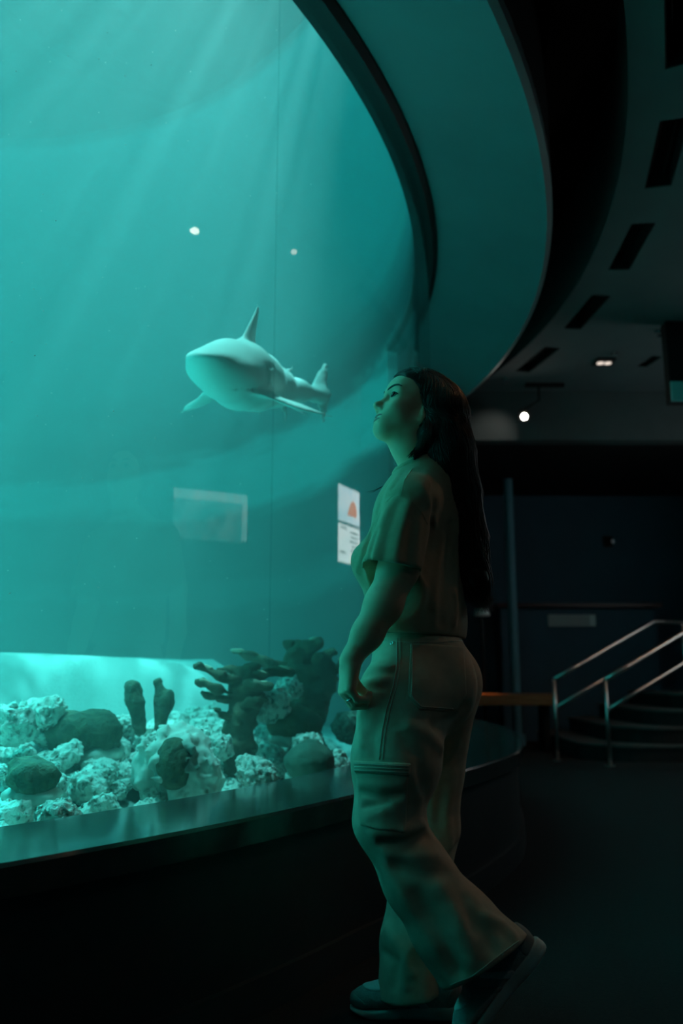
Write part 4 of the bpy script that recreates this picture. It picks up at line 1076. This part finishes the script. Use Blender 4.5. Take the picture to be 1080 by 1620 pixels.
# groove between the buttocks / legs
Pt.s(capsule(pv(737, 1100, 2.17), pv(712, 1195, 2.12), 0.006, 0.012), 0.03)
from mathutils.bvhtree import BVHTree
CP = Vector((0, 0, CAMH))
def add_folds(F, lo, hi, items):
    """cloth folds traced on the undisturbed surface: raised (+) or pressed (-) lines"""
    v, q = snet(F, lo, hi, 0.013); q = q[(q >= 0).all(1)]
    bv = BVHTree.FromPolygons([tuple(p) for p in v], [tuple(p) for p in q.tolist()])
    for pts, w_, am_ in items:
        P = []
        for (x0, y0), (x1, y1) in zip(pts[:-1], pts[1:]):
            for k in range(4):
                h_ = bv.ray_cast(CP, ray(x0 + (x1 - x0) * k / 4, y0 + (y1 - y0) * k / 4).normalized())[0]
                if h_ is not None: P.append(h_)
        h_ = bv.ray_cast(CP, ray(*pts[-1]).normalized())[0]
        if h_ is not None: P.append(h_)
        P = [P[0]] + [b for a, b in zip(P[:-1], P[1:]) if (b - a).length < 0.08] if P else P
        if len(P) > 1: F.r(near_segs([(a, b, 0.0, 0.0) for a, b in zip(P[:-1], P[1:])]), w_, am_)
plo, phi = (-0.12, 1.78, -0.05), (0.70, 2.55, 0.98)
add_folds(Pt, plo, phi, [
    ([(576, 1046), (600, 1044), (624, 1046)], .007, -.006), ([(578, 1057), (622, 1054)], .006, .005), ([(576, 1069), (600, 1064), (622, 1064)], .006, -.007), ([(573, 1080), (610, 1076)], .006, .006), ([(580, 1090), (612, 1088)], .007, -.005),
    ([(596, 1316), (635, 1317), (668, 1305)], .011, .013), ([(602, 1334), (645, 1336), (674, 1322)], .012, -.013), ([(585, 1312), (598, 1335), (618, 1352)], .009, .008),
    ([(612, 1350), (650, 1356), (690, 1352)], .012, .006), ([(628, 1372), (668, 1386), (705, 1380)], .014, -.007), ([(610, 1370), (650, 1440), (690, 1500)], .016, .007),
    ([(770, 1450), (795, 1462), (812, 1482)], .012, .012), ([(745, 1450), (768, 1478), (780, 1500)], .014, -.008), ([(700, 1410), (728, 1465), (748, 1520)], .018, .010), ([(660, 1415), (695, 1475), (722, 1535)], .016, -.010), ([(735, 1425), (750, 1470)], .014, -.007),
    ([(648, 1148), (678, 1162), (697, 1182)], .016, .010), ([(640, 1172), (662, 1200), (668, 1245)], .016, -.008), ([(686, 1148), (712, 1138), (736, 1118)], .012, -.009), ([(600, 1130), (588, 1165), (592, 1195)], .014, -.006), ([(570, 1130), (572, 1180)], .013, .006),
    ([(575, 1252), (600, 1262), (630, 1256)], .010, -.006), ([(572, 1240), (604, 1244), (640, 1238)], .010, .006), ([(585, 1292), (620, 1280), (645, 1262)], .010, .007), ([(578, 1276), (612, 1270)], .008, -.006), ([(650, 1225), (664, 1265), (660, 1300)], .012, .006),
    ([(716, 1225), (705, 1290), (712, 1340)], .014, .007), ([(700, 1240), (692, 1300)], .012, -.006), ([(725, 1335), (708, 1352)], .010, -.006),
    ([(612, 1470), (632, 1500), (650, 1540)], .012, .009), ([(606, 1505), (628, 1522), (622, 1560)], .010, -.008), ([(650, 1500), (638, 1530), (640, 1560)], .010, .006)])
Pt.d(lambda p: 0.007 * (fbm(p * np.array([14, 14, 7], f32) + 5, 2, 21) - 0.5))
# cut: waist top, hems (planes with depth)
def half(p0, n):
    p0, n = A(*p0), A(*n); n = n / np.linalg.norm(n)
    return lambda p: -((p - p0) @ n)          # negative on the side n points to
Pt.s(half(pv(664, 1000, 2.2), (-0.05, 0, 1)), 0.0)
# the two hem planes act only around their own leg
def clip_leg(p0, n, c, r):
    hf = half(p0, n); sp = ellipsoid(c, (r, r, r)); return lambda p: np.maximum(hf(p), sp(p))
hn = Vector(nk[5]) - Vector(nk[4]); hn = Vector((0.50, -0.20, -0.86)).normalized()
hem_n = (Vector(pv(706, 1567, 2.0)) + Vector(pv(826, 1486, 2.0))) / 2
Pt.s(clip_leg(hem_n, hn, Vector(hem_n) + hn * 0.16, 0.25), 0.008)
hem_f = Vector(pv(648, 1572, 2.21))
Pt.s(clip_leg(hem_f, (0.12, 0.0, -1), hem_f + Vector((0, 0, -0.1)), 0.15), 0.008)
Pt.s(capsule(hem_n - hn * 0.035, hem_n + hn * 0.06, 0.058, 0.090), 0.006)
Pt.s(capsule(hem_f + Vector((0, 0, 0.02)), hem_f - Vector((0, 0, 0.1)), 0.058, 0.062), 0.0)
trousers = pnet('trousers', Pt, plo, phi, 0.0050, M['denim'], None, 2)

# ---- T-shirt
Sh = Field()
Sh.u(ellipsoid(pv(660, 835, 2.2), (0.115, 0.165, 0.165), BR), 0.04)
Sh.u(ellipsoid(pv(604, 890, 2.17), (0.075, 0.115, 0.064), BR), 0.05)           # bust
Sh.u(ellipsoid(pv(655, 930, 2.2), (0.125, 0.170, 0.15), BR), 0.05)
Sh.u(ellipsoid(pv(663, 990, 2.2), (0.122, 0.165, 0.13), BR), 0.05)
Sh.u(capsule(off(neck_b, -0.012, 0, -0.022), pv(657, 785, 2.055), 0.072, 0.058), 0.05)
Sh.u(capsule(off(neck_b, -0.012, 0, -0.022), pv(707, 785, 2.35), 0.072, 0.058), 0.05)
Sh.u(capsule(off(neck_b, -0.03, 0, -0.004), pv(690, 810, 2.2), 0.070, 0.09), 0.05)
# near sleeve: wide, flaring to its hem
sl0, sl1 = pv(650, 792, 2.045), pv(618, 905, 2.02)
Sh.u(capsule(sl0, sl1, 0.061, 0.075), 0.03)
Sh.u(capsule(pv(703, 795, 2.36), pv(700, 905, 2.40), 0.060, 0.070), 0.03)
slo, shi = (-0.10, 1.85, 0.88), (0.62, 2.56, 1.52)
add_folds(Sh, slo, shi, [
    ([(648, 795), (634, 840), (626, 888)], .010, 0.0058), ([(628, 798), (612, 845), (605, 888)], .010, -0.0049), ([(612, 806), (596, 850), (588, 888)], .009, 0.0049), ([(600, 800), (584, 850), (577, 885)], .008, -0.0033), ([(655, 812), (648, 850), (644, 890)], .010, -0.0042), ([(664, 830), (658, 900)], .009, 0.0033),
    ([(688, 765), (683, 835), (670, 905)], .012, -0.0116), ([(668, 770), (682, 800), (688, 830)], .010, 0.0058), ([(702, 850), (692, 900), (684, 960)], .010, 0.0083), ([(712, 830), (706, 900), (698, 985)], .011, -0.0075), ([(722, 840), (722, 900), (718, 985)], .010, 0.0066), ([(672, 930), (664, 960), (655, 1000)], .012, 0.0049), ([(684, 960), (678, 1000)], .010, -0.0042),
    ([(592, 825), (574, 870), (562, 915)], .009, 0.0058), ([(598, 840), (582, 890), (572, 945)], .009, -0.0066), ([(612, 780), (630, 774), (648, 780)], .006, 0.0033), ([(610, 788), (628, 782), (640, 788)], .005, -0.0033), ([(654, 742), (642, 760), (634, 780)], .006, 0.0033), ([(640, 742), (622, 772)], .007, -0.0033)])
Sh.d(lambda p: 0.006 * (fbm(p * np.array([16, 16, 6], f32), 2, 31) - 0.5))
Sh.s(half(pv(664, 1006, 2.2), (-0.06, 0, -1)), 0.0)                               # bottom hem
Sh.s(ellipsoid(pv(664, 1012, 2.2), (0.100, 0.142, 0.035), BR), 0.0)
sn = Vector((-0.10, 0.0, -1)).normalized()
slh = Vector(pv(615, 893, 2.02))
Sh.s(clip_leg(slh, (-0.18, 0.05, -1), slh + Vector((0.0, -0.012, -0.062)), 0.088), 0.006)
Sh.s(capsule(slh + Vector((0.006, 0, 0.015)), slh + Vector((-0.005, 0, -0.05)), 0.049, 0.056), 0.0)
slf = Vector(pv(700, 895, 2.40)); Sh.s(clip_leg(slf, (0, 0, -1), slf + Vector((0, 0.03, -0.08)), 0.10), 0.0)
Sh.s(capsule(off(neck_b, 0.0, 0, -0.02), hp(-0.022, 0, -0.085), 0.0655, 0.066), 0.004)                 # neck opening
shirt = pnet('t_shirt', Sh, slo, shi, 0.0046, M['shirt'], None, 2)
pnet('collar', Layer(Sh, capsule(off(neck_b, 0.0, 0, -0.02), hp(-0.022, 0, -0.085), 0.082, 0.083), 0.0028), slo, shi, 0.0042, M['shirt'], shirt, 1)

# ---- body surface: one continuous mesh
heel = Vector(pv(862, 1502, 2.03)); tdir = Vector((-0.675, 0.10, -0.735)).normalized(); sole_n = Vector((-0.735, 0.02, 0.675)).normalized()
ankle_n = heel + tdir * 0.055 + sole_n * 0.085
hx = pv(722, 1612, 2.20); heel_f = Vector((hx[0] + 0.01, 2.195, 0.001)); ankle_f = heel_f + Vector((-0.055, 0.006, 0.085))
Bd.u(capsule(hipc, pv(640, 1180, 2.08), 0.08, 0.06), 0.03); Bd.u(capsule(pv(640, 1180, 2.08), nk[2], 0.06, 0.05), 0.03); Bd.u(capsule(nk[2], ankle_n, 0.05, 0.030), 0.03)
Bd.u(capsule(hipc, pv(690, 1200, 2.28), 0.08, 0.06), 0.03); Bd.u(capsule(pv(690, 1200, 2.28), pv(672, 1320, 2.29), 0.06, 0.05), 0.03); Bd.u(capsule(pv(672, 1320, 2.29), ankle_f, 0.05, 0.030), 0.03)
body = pnet('body', Bd, (-0.08, 1.82, 0.06), (0.62, 2.52, 1.72), 0.0028, M['skin'], None, 1)

# ---- eyes, brows, lips, lashes
def sph(name, c, r, m, par, seg=20):
    bm = bmesh.new(); bmesh.ops.create_uvsphere(bm, u_segments=seg, v_segments=seg // 2, radius=r, matrix=Matrix.Translation(Vector(c) - person.location))
    return bmobj(name, bm, m, par, True)
for s in (-1, 1):
    e = sph('eye', hp(0.0735, 0.0305 * s, -0.001), 0.0132 * HS, M['eyewhite'], person)
    g_ = (Hf * 0.9 + Hl * (0.05 * s) + Hu * 0.10).normalized()
    c_ = Vector(hp(0.0735, 0.0305 * s, -0.001)) + g_ * 0.0128 * HS * 0.86
    bm = bmesh.new(); bmesh.ops.create_uvsphere(bm, u_segments=16, v_segments=8, radius=0.0084, matrix=Matrix.Translation(c_ - person.location) @ Vector((0, 0, 1)).rotation_difference(g_).to_matrix().to_4x4() @ Matrix.Diagonal((1, 1, 0.42, 1)))
    bmobj('iris', bm, M['iris'], e, True)
def skinned(name, reg, m, lift, lo, hi, h, par=None):
    """a thin layer hugging the body surface inside a region"""
    return pnet(name, Layer(Bd, reg, lift), lo, hi, h, m, par or person, 1)
hlo, hhi = np.array(HO) - 0.13, np.array(HO) + 0.13
def _bvh(o):
    return BVHTree.FromPolygons([v.co + person.location for v in o.data.vertices], [tuple(p.vertices) for p in o.data.polygons])
kb = _bvh(body)
def facial(name, pts, rads, m, lift=0.0004, flat=0.5):
    """a soft ridge of hair lying on the face, traced from in front"""
    P = []
    for y, z in pts:
        st = HO + (Hf * 0.16 + Hl * y + Hu * z) * HS
        h_ = kb.ray_cast(st, -Hf)
        if h_[0] is not None: P.append(h_[0] + h_[1] * lift)
    bm = bmesh.new(); tube(bm, [p - person.location for p in P], rads[:len(P)], 8); return bmobj(name, bm, m, person, True)
for s in (-1, 1):
    facial('eyebrow', [(y * s, z) for y, z in [(0.009, 0.0140), (0.016, 0.0185), (0.024, 0.0230), (0.034, 0.0275), (0.044, 0.0285), (0.054, 0.0245), (0.062, 0.0165)]], [0.0016, 0.0034, 0.0042, 0.0042, 0.0036, 0.0024, 0.0008], M['hair'], -0.0012)
    facial('eyelash', [(y * s, z) for y, z in [(0.0185, 0.0010), (0.024, 0.0062), (0.031, 0.0082), (0.038, 0.0074), (0.045, 0.0038), (0.051, -0.0010)]], [0.0006, 0.0011, 0.0013, 0.0014, 0.0014, 0.0008], M['hair'], 0.0006)
def lipreg(p):
    a = hell((0.088, 0, -0.0655), (0.018, 0.0280, 0.0052))(p); b = hell((0.086, 0, -0.0760), (0.018, 0.0240, 0.0056))(p)
    return np.minimum(a, b)
skinned('lips', lipreg, M['lips'], 0.0005, hlo, hhi, 0.0016)
# ring on the finger
bm = bmesh.new()
q = Vector((0, 0, 1)).rotation_difference(ring_d).to_matrix()
vs = []
for i in range(24):
    a = 2 * math.pi * i / 24; c = q @ Vector((math.cos(a), math.sin(a), 0))
    vs.append([bm.verts.new(ring_c - person.location + c * (0.0112 + 0.0014 * math.cos(b)) + (q @ Vector((0, 0, 1))) * 0.0020 * math.sin(b)) for b in np.linspace(0, 2 * math.pi, 8, endpoint=False)])
for i in range(24):
    for j in range(8): bm.faces.new((vs[i][j], vs[(i + 1) % 24][j], vs[(i + 1) % 24][(j + 1) % 8], vs[i][(j + 1) % 8]))
rg = bmobj('finger_ring', bm, M['chrome'], person, True); rg['label'] = 'thin silver ring'

# ---- pockets, seams, rivet laid on the trousers
def bvh_of(o):
    me = o.data; return BVHTree.FromPolygons([v.co + person.location for v in me.vertices], [tuple(p.vertices) for p in me.polygons])
tb = bvh_of(trousers); sb = bvh_of(shirt)
def hit(b, x, y):
    r = b.ray_cast(CP, ray(x, y).normalized()); return (r[0], r[1]) if r[0] is not None else (None, None)
def seam(name, b, pts, par, m, rad=0.0013, step=7, lift=0.0012):
    P = []
    for (x0, y0), (x1, y1) in zip(pts[:-1], pts[1:]):
        n = max(2, int(math.hypot(x1 - x0, y1 - y0) / step))
        for k in range(n + (1 if (x1, y1) == pts[-1] else 0)):
            h_, nn = hit(b, x0 + (x1 - x0) * k / n, y0 + (y1 - y0) * k / n)
            if h_ is None: continue
            if P and (h_ - P[-1]).length > 0.05: continue
            P.append(h_ + nn * lift)
    if len(P) < 3: return None
    bm = bmesh.new(); tube(bm, [p - person.location for p in P], rad, 6); return bmobj(name, bm, m, par, True)
def patch(name, Fd, poly, Y0, depth, lift, m, par, h, lo, hi):
    """raised cloth panel: the garment surface lifted inside an outline extruded from the viewing side"""
    P3 = [Vector(pv(x, y, Y0)) for x, y in poly]
    cen = sum(P3, Vector()) / len(P3); dirn = (cen - CP).normalized()
    ex = dirn.cross(Vector((0, 0, 1))).normalized(); ey = ex.cross(dirn)
    pl = [((q - cen).dot(ex), (q - cen).dot(ey)) for q in P3]
    if sum(a[0] * b[1] - b[0] * a[1] for a, b in zip(pl, pl[1:] + pl[:1])) < 0: pl = pl[::-1]
    E = []
    for a, b in zip(pl, pl[1:] + pl[:1]):
        dx, dy = b[0] - a[0], b[1] - a[1]; L = math.hypot(dx, dy); E.append((a[0], a[1], dy / L, -dx / L))
    cx, ex_, ey_, dd = A(*cen), A(*ex), A(*ey), A(*dirn)
    def reg(p):
        q = p - cx; u_, v_, w_ = q @ ex_, q @ ey_, q @ dd
        r = np.abs(w_) - depth
        for ax_, ay_, nx, ny in E: r = np.maximum(r, (u_ - ax_) * nx + (v_ - ay_) * ny)
        return r
    return pnet(name, Layer(Fd, reg, lift), lo, hi, h, m, par, 1)
bp = patch('back_pocket', Pt, [(648, 1017), (735, 1022), (738, 1100), (722, 1126), (664, 1122), (647, 1102)], 2.05, 0.10, 0.0032, M['denim'], trousers, 0.0042, plo, phi)
cp = patch('cargo_pocket', Pt, [(561, 1222), (646, 1226), (642, 1318), (590, 1312), (568, 1306)], 1.95, 0.09, 0.0055, M['denim'], trousers, 0.0042, plo, phi)
fl = patch('pocket_flap', Pt, [(557, 1203), (650, 1208), (648, 1228), (558, 1222)], 1.95, 0.09, 0.0095, M['denim'], trousers, 0.0042, plo, phi)
seam('side_seam', tb, [(628, 1010), (628, 1050), (622, 1085), (612, 1120), (604, 1160), (600, 1202)], trousers, M['stitch'])
seam('side_seam', tb, [(633, 1010), (633, 1050), (627, 1085), (617, 1120), (609, 1160), (605, 1202)], trousers, M['stitch'], 0.0009)
bb = bvh_of(bp); seam('stitch_line', bb, [(652, 1022), (651, 1101), (666, 1118), (716, 1121)], bp, M['stitch'], 0.0011)
fb = bvh_of(fl)
for k in range(3): seam('stitch_line', fb, [(561, 1208 + 5 * k), (646, 1212 + 5 * k)], fl, M['stitch'], 0.0010)
seam('hem_stitch', tb, [(712, 1558), (745, 1545), (785, 1515), (820, 1488)], trousers, M['stitch'], 0.0010)
seam('waist_stitch', tb, [(600, 1013), (640, 1016), (690, 1017), (730, 1014)], trousers, M['stitch'], 0.0010)
h_, nn = hit(tb, 620, 1018)
if h_ is not None:
    bm = bmesh.new(); q = Vector((0, 0, 1)).rotation_difference(nn).to_matrix(); vs = []
    for i in range(18):
        a = 2 * math.pi * i / 18; c = q @ Vector((math.cos(a), math.sin(a), 0))
        vs.append([bm.verts.new(h_ + nn * 0.002 - person.location + c * (0.0036 + 0.0012 * math.cos(b)) + nn * 0.0012 * math.sin(b)) for b in np.linspace(0, 2 * math.pi, 6, endpoint=False)])
    for i in range(18):
        for j in range(6): bm.faces.new((vs[i][j], vs[(i + 1) % 18][j], vs[(i + 1) % 18][(j + 1) % 6], vs[i][(j + 1) % 6]))
    bmobj('rivet', bm, M['chrome'], trousers, True)
# shirt seams: shoulder line, sleeve joint, sleeve hem
seam('shoulder_seam', sb, [(652, 742), (640, 760), (634, 785)], shirt, M['shirt'], 0.0009, lift=0.0002)
seam('sleeve_seam', sb, [(606, 800), (620, 785), (636, 783), (652, 795), (668, 812), (676, 830)], shirt, M['shirt'], 0.0009, lift=0.0002)
seam('sleeve_hem', sb, [(576, 880), (600, 879), (618, 876), (640, 884), (655, 897)], shirt, M['shirt'], 0.0011)

# ---- hair: a shaped mass plus strands
Hr = Field()
Hr.u(hell((-0.022, 0, 0.036), (0.100, 0.082, 0.092)), 0.03)
Hr.u(hell((0.010, 0, 0.044), (0.083, 0.070, 0.076)), 0.02)
Hr.u(hell((-0.055, 0, -0.010), (0.070, 0.078, 0.095)), 0.04)
hc = [pv(694, 655, 2.14), pv(706, 715, 2.14), pv(723, 780, 2.16), pv(741, 850, 2.17), pv(751, 915, 2.17), pv(754, 948, 2.17)]
hr_ = [0.075, 0.066, 0.054, 0.042, 0.026, 0.008]
for k in range(5): Hr.u(capsule(hc[k], hc[k + 1], hr_[k], hr_[k + 1]), 0.04)
hc2 = [pv(700, 660, 2.20), pv(716, 740, 2.26), pv(732, 820, 2.26), pv(745, 890, 2.24)]
for k in range(3): Hr.u(capsule(hc2[k], hc2[k + 1], 0.068 - 0.018 * k, 0.050 - 0.018 * k), 0.03)
# side curtain from the ear down over the neck to the collar
Hr.u(near_segs([(hp(-0.030, 0.062, -0.020), pv(676, 690, 2.085), 0.026, 0.026), (pv(676, 690, 2.085), pv(666, 710, 2.09), 0.020, 0.015), (pv(664, 709, 2.09), pv(654, 726, 2.09), 0.011, 0.005)]), 0.015)
# clear the face, leave a little of the ear lobe
Hr.s(ellipsoid(hp(0.100, 0, -0.030), (0.122 * HS, 0.150 * HS, 0.095 * HS), HR), 0.006)
for s in (-1, 1): Hr.s(hell((0.028, 0.085 * s, -0.062), (0.038, 0.05, 0.048)), 0.010)
Hr.s(hell((-0.004, 0.092, -0.034), (0.014, 0.026, 0.022)), 0.006)
Hr.d(lambda p: 0.010 * (fbm(p * np.array([55, 55, 9], f32), 3, 41) - 0.5))
hair = pnet('hair', Hr, (0.05, 1.98, 0.90), (0.52, 2.42, 1.74), 0.0045, M['hair'], None, 1)
rnd = random.Random(5)
bm = bmesh.new()
def strand(pts, r):
    n = len(pts); tube(bm, [p - person.location for p in pts], [r * (0.6 + 0.4 * min(i, 2) / 2) * (1.0 if i < n * 0.6 else max(0.12, (n - 1 - i) / (n * 0.4))) for i in range(n)], 4, cap=False)
hb = bvh_of(hair)
def snap(p, lift):
    q = hb.find_nearest(p); return q[0] + q[1] * lift
eb = Vector((1, 0.12, 0)).normalized(); el_ = Vector((0.12, -1, 0)).normalized()
levels = [(Vector(hp(0.045, 0, 0.112)), 0.012), (Vector(hp(-0.010, 0, 0.090)), 0.066), (Vector(hp(-0.030, 0, 0.040)), 0.085), (Vector(hp(-0.045, 0, -0.015)), 0.083), (Vector(hc[0]) + Vector((0.01, 0.02, -0.02)), 0.080)] + [(Vector(c) + Vector((0, 0.03, 0)), r) for c, r in zip(hc[1:], [0.072, 0.064, 0.056, 0.050, 0.044])]
for k in range(1100):
    ph = R_(rnd.uniform(-120, 128)); wv = rnd.uniform(0, 6.28); j0 = rnd.choice([0, 0, 1, 1, 2])
    path = []
    for j in range(j0, len(levels)):
        c, r = levels[j]
        if j == 0: p = c + eb * rnd.uniform(-0.015, 0.05) + el_ * (0.02 * math.sin(ph))
        else: p = c + (eb * math.cos(ph) + el_ * math.sin(ph)) * r
        p = p + Vector((math.sin(wv + 1.3 * j), math.cos(wv + 1.7 * j), 0)) * (0.004 + 0.0012 * j)
        path.append(p)
    # refine, then lay on the mass
    fine = []
    for a_, b_ in zip(path[:-1], path[1:]): fine += [a_.lerp(b_, q) for q in (0, 1 / 3, 2 / 3)]
    fine.append(path[-1])
    n_ = len(fine)
    fine = [snap(p, rnd.uniform(0.0, 0.0025)) if j < n_ - 4 else p.lerp(snap(p, 0.001), 0.5) for j, p in enumerate(fine)]
    for _ in range(3): fine = [fine[0]] + [(fine[i - 1] + fine[i] * 2 + fine[i + 1]) / 4 for i in range(1, n_ - 1)] + [fine[-1]]
    fine = [snap(p, 0.0012 + 0.0028 * rnd.random()) if j < n_ - 5 and (p - snap(p, 0)).length < 0.02 else p for j, p in enumerate(fine)]
    d_ = (fine[-1] - fine[-3]).normalized()
    Lx = rnd.uniform(0.005, 0.045)
    fine += [fine[-1] + d_ * Lx * 0.5 + Vector((rnd.uniform(-.008, .010), rnd.uniform(-.008, .008), 0)), fine[-1] + d_ * Lx + Vector((rnd.uniform(-.016, .022), rnd.uniform(-.015, .015), 0))]
    strand(fine, rnd.uniform(0.0008, 0.0018))
# strands combed back from the hairline
for k in range(150):
    yy = rnd.uniform(-0.052, 0.060); sg = 1 if yy > 0 else -1
    pts = [Vector(hp(0.088 - 9.0 * yy * yy, yy, 0.068 - 4 * yy * yy)), Vector(hp(0.060 - 4.0 * yy * yy, yy * 1.1, 0.102)), Vector(hp(0.020, yy * 1.2 + 0.008 * sg, 0.118)), Vector(hp(-0.030, yy * 1.35 + 0.01 * sg, 0.110)), Vector(hp(-0.075, yy * 1.4, 0.070)), Vector(hp(-0.100, yy * 1.3, 0.020))]
    fine = []
    for a_, b_ in zip(pts[:-1], pts[1:]): fine += [a_.lerp(b_, q) for q in (0, 1 / 3, 2 / 3)]
    fine = [snap(p, 0.0006 + 0.0012 * rnd.random()) for p in fine]
    for _ in range(2): fine = [fine[0]] + [(fine[i - 1] + fine[i] * 2 + fine[i + 1]) / 4 for i in range(1, len(fine) - 1)] + [fine[-1]]
    strand([snap(p, 0.0008) for p in fine], rnd.uniform(0.0008, 0.0014))
# curtain strands over the neck
for k in range(60):
    o1, o2 = rnd.uniform(-1, 1), rnd.uniform(-1, 1)
    pts = [Vector(hp(0.010 + 0.02 * o1, 0.074, 0.035)), Vector(hp(-0.020 + 0.012 * o1, 0.082, -0.012)), Vector(pv(672 + 9 * o1, 682, 2.07)), Vector(pv(663 + 9 * o1, 704, 2.075)), Vector(pv(651 + 8 * o1 + 3 * o2, 724 + 3 * o2, 2.085))]
    fine = []
    for a_, b_ in zip(pts[:-1], pts[1:]): fine += [a_.lerp(b_, q) for q in (0, 1 / 3, 2 / 3)]
    fine.append(pts[-1])
    fine = [snap(p, 0.0015) if j < len(fine) - 2 else p for j, p in enumerate(fine)]
    for _ in range(2): fine = [fine[0]] + [(fine[i - 1] + fine[i] * 2 + fine[i + 1]) / 4 for i in range(1, len(fine) - 1)] + [fine[-1]]
    strand(fine, rnd.uniform(0.0009, 0.0018))
# loose wavy wisps at the back edge and one by the collar
for k in range(26):
    x = rnd.uniform(745, 778); y = rnd.uniform(760, 860); L = rnd.uniform(80, 150); ph = rnd.uniform(0, 6.28); Y = rnd.uniform(2.1, 2.24)
    pts = []
    for j in range(14):
        t_ = j / 13; xx = np.interp(y + L * t_, [650, 720, 800, 880, 940, 990], [734, 744, 757, 774, 783, 790]) - rnd.uniform(0, 1) * 0 - (778 - x) * 0.35
        pts.append(Vector(pv(xx + 4.0 * math.sin(ph + 7 * t_), y + L * t_, Y)))
    strand(pts, rnd.uniform(0.0006, 0.0010))
for k in range(3):
    pts = [Vector(pv(np.interp(t_, [0, 0.5, 1], [612, 594, 575 + 3 * k]), np.interp(t_, [0, 0.6, 1], [766, 776 + k, 779 + 1.0 * k]), 2.17)) for t_ in np.linspace(0, 1, 8)]
    strand(pts, 0.0005)
bmobj('hair_strands', bm, M['hair'], hair, True)['kind'] = 'stuff'

# ---- shoes
def shoe(org, toe, upv, label):
    """org: heel-bottom point; toe: direction heel->toe; upv: sole normal"""
    T = Vector(toe).normalized(); U = Vector(upv); U = (U - T * U.dot(T)).normalized(); S = U.cross(T)
    rm = [[T[i], S[i], U[i]] for i in range(3)]; O = Vector(org)
    def q(x, y, z): r = O + T * x + S * y + U * z; return (r.x, r.y, r.z)
    def el(c, r): return ellipsoid(q(*c), r, rm)
    sole = Field()
    sole.u(el((0.045, 0, 0.016), (0.055, 0.036, 0.05)), 0.02); sole.u(el((0.13, 0.0, 0.014), (0.10, 0.036, 0.05)), 0.03); sole.u(el((0.205, 0.002, 0.012), (0.072, 0.046, 0.05)), 0.03)
    sole.s(half(q(0, 0, 0.034), tuple(U + T * 0.06)), 0.004); sole.s(half(q(0, 0, 0.0), tuple(-U)), 0.006); sole.s(half(q(0.235, 0, 0.0), tuple(-U + T * 0.30)), 0.01)
    cx, tx, ux = A(*O), A(*T), A(*U)
    def tread(p):
        x = (p - cx) @ tx; z = (p - cx) @ ux
        return 0.0012 * np.exp(-((z - 0.020) / 0.003) ** 2)
    sole.d(tread)
    lo = np.array(O) - 0.34; hi = np.array(O) + 0.34
    lo = np.minimum.reduce([np.array(q(x, y, z)) for x in (-0.03, 0.30) for y in (-0.07, 0.07) for z in (-0.02, 0.18)]); hi = np.maximum.reduce([np.array(q(x, y, z)) for x in (-0.03, 0.30) for y in (-0.07, 0.07) for z in (-0.02, 0.18)])
    up = Field()
    up.u(el((0.045, 0, 0.055), (0.047, 0.033, 0.055)), 0.02); up.u(el((0.12, 0, 0.045), (0.08, 0.034, 0.048)), 0.03); up.u(el((0.205, 0.002, 0.032), (0.064, 0.042, 0.036)), 0.03); up.u(capsule(q(0.05, 0, 0.07), q(0.055, 0, 0.115), 0.036, 0.036), 0.02)
    up.u(capsule(q(0.09, 0, 0.085), q(0.17, 0, 0.062), 0.018, 0.014), 0.02)
    up.s(half(q(0, 0, 0.024), tuple(-U)), 0.003); up.s(half(q(0.05, 0, 0.112), tuple(U + T * 0.15)), 0.004)
    u_ = pnet('shoe', up, lo, hi, 0.0042, M['mesh'], None, 1); u_['label'] = label
    pnet('shoe_sole', sole, lo, hi, 0.0038, M['sole'], u_, 1)
    def over(name, reg, lift, m):
        pnet(name, Layer(up, reg, lift), lo, hi, 0.0036, m, u_, 1)
    over('toe_guard', el((0.262, 0.0, 0.026), (0.045, 0.07, 0.022)), 0.0028, M['suede'])
    over('toe_panel', el((0.205, 0.0, 0.068), (0.036, 0.034, 0.022)), 0.0024, M['toe'])
    over('heel_counter', el((-0.005, 0.0, 0.045), (0.05, 0.06, 0.04)), 0.0028, M['suede'])
    for s in (-1, 1):
        over('side_stripe', near_segs([(q(0.085, 0.035 * s, 0.028), q(0.135, 0.028 * s, 0.075), 0.010, 0.007)]), 0.0024, M['toe'])
        over('side_stripe', near_segs([(q(0.125, 0.035 * s, 0.026), q(0.165, 0.028 * s, 0.065), 0.008, 0.006)]), 0.0024, M['suede'])
    for k in range(5):
        x = 0.105 + 0.019 * k; z = 0.098 - 0.0075 * k
        bm = bmesh.new(); tube(bm, [Vector(q(x, -0.022, z - 0.012)) - person.location, Vector(q(x + 0.003, 0, z)) - person.location, Vector(q(x, 0.022, z - 0.012)) - person.location], 0.0032, 6); bmobj('lace', bm, M['toe'], u_, True)
    return q
shoe(heel_f, (-1, 0.12, 0), (0, 0, 1), 'sneaker flat on the floor')
shoe(heel, tdir, sole_n, 'sneaker with the heel lifted')
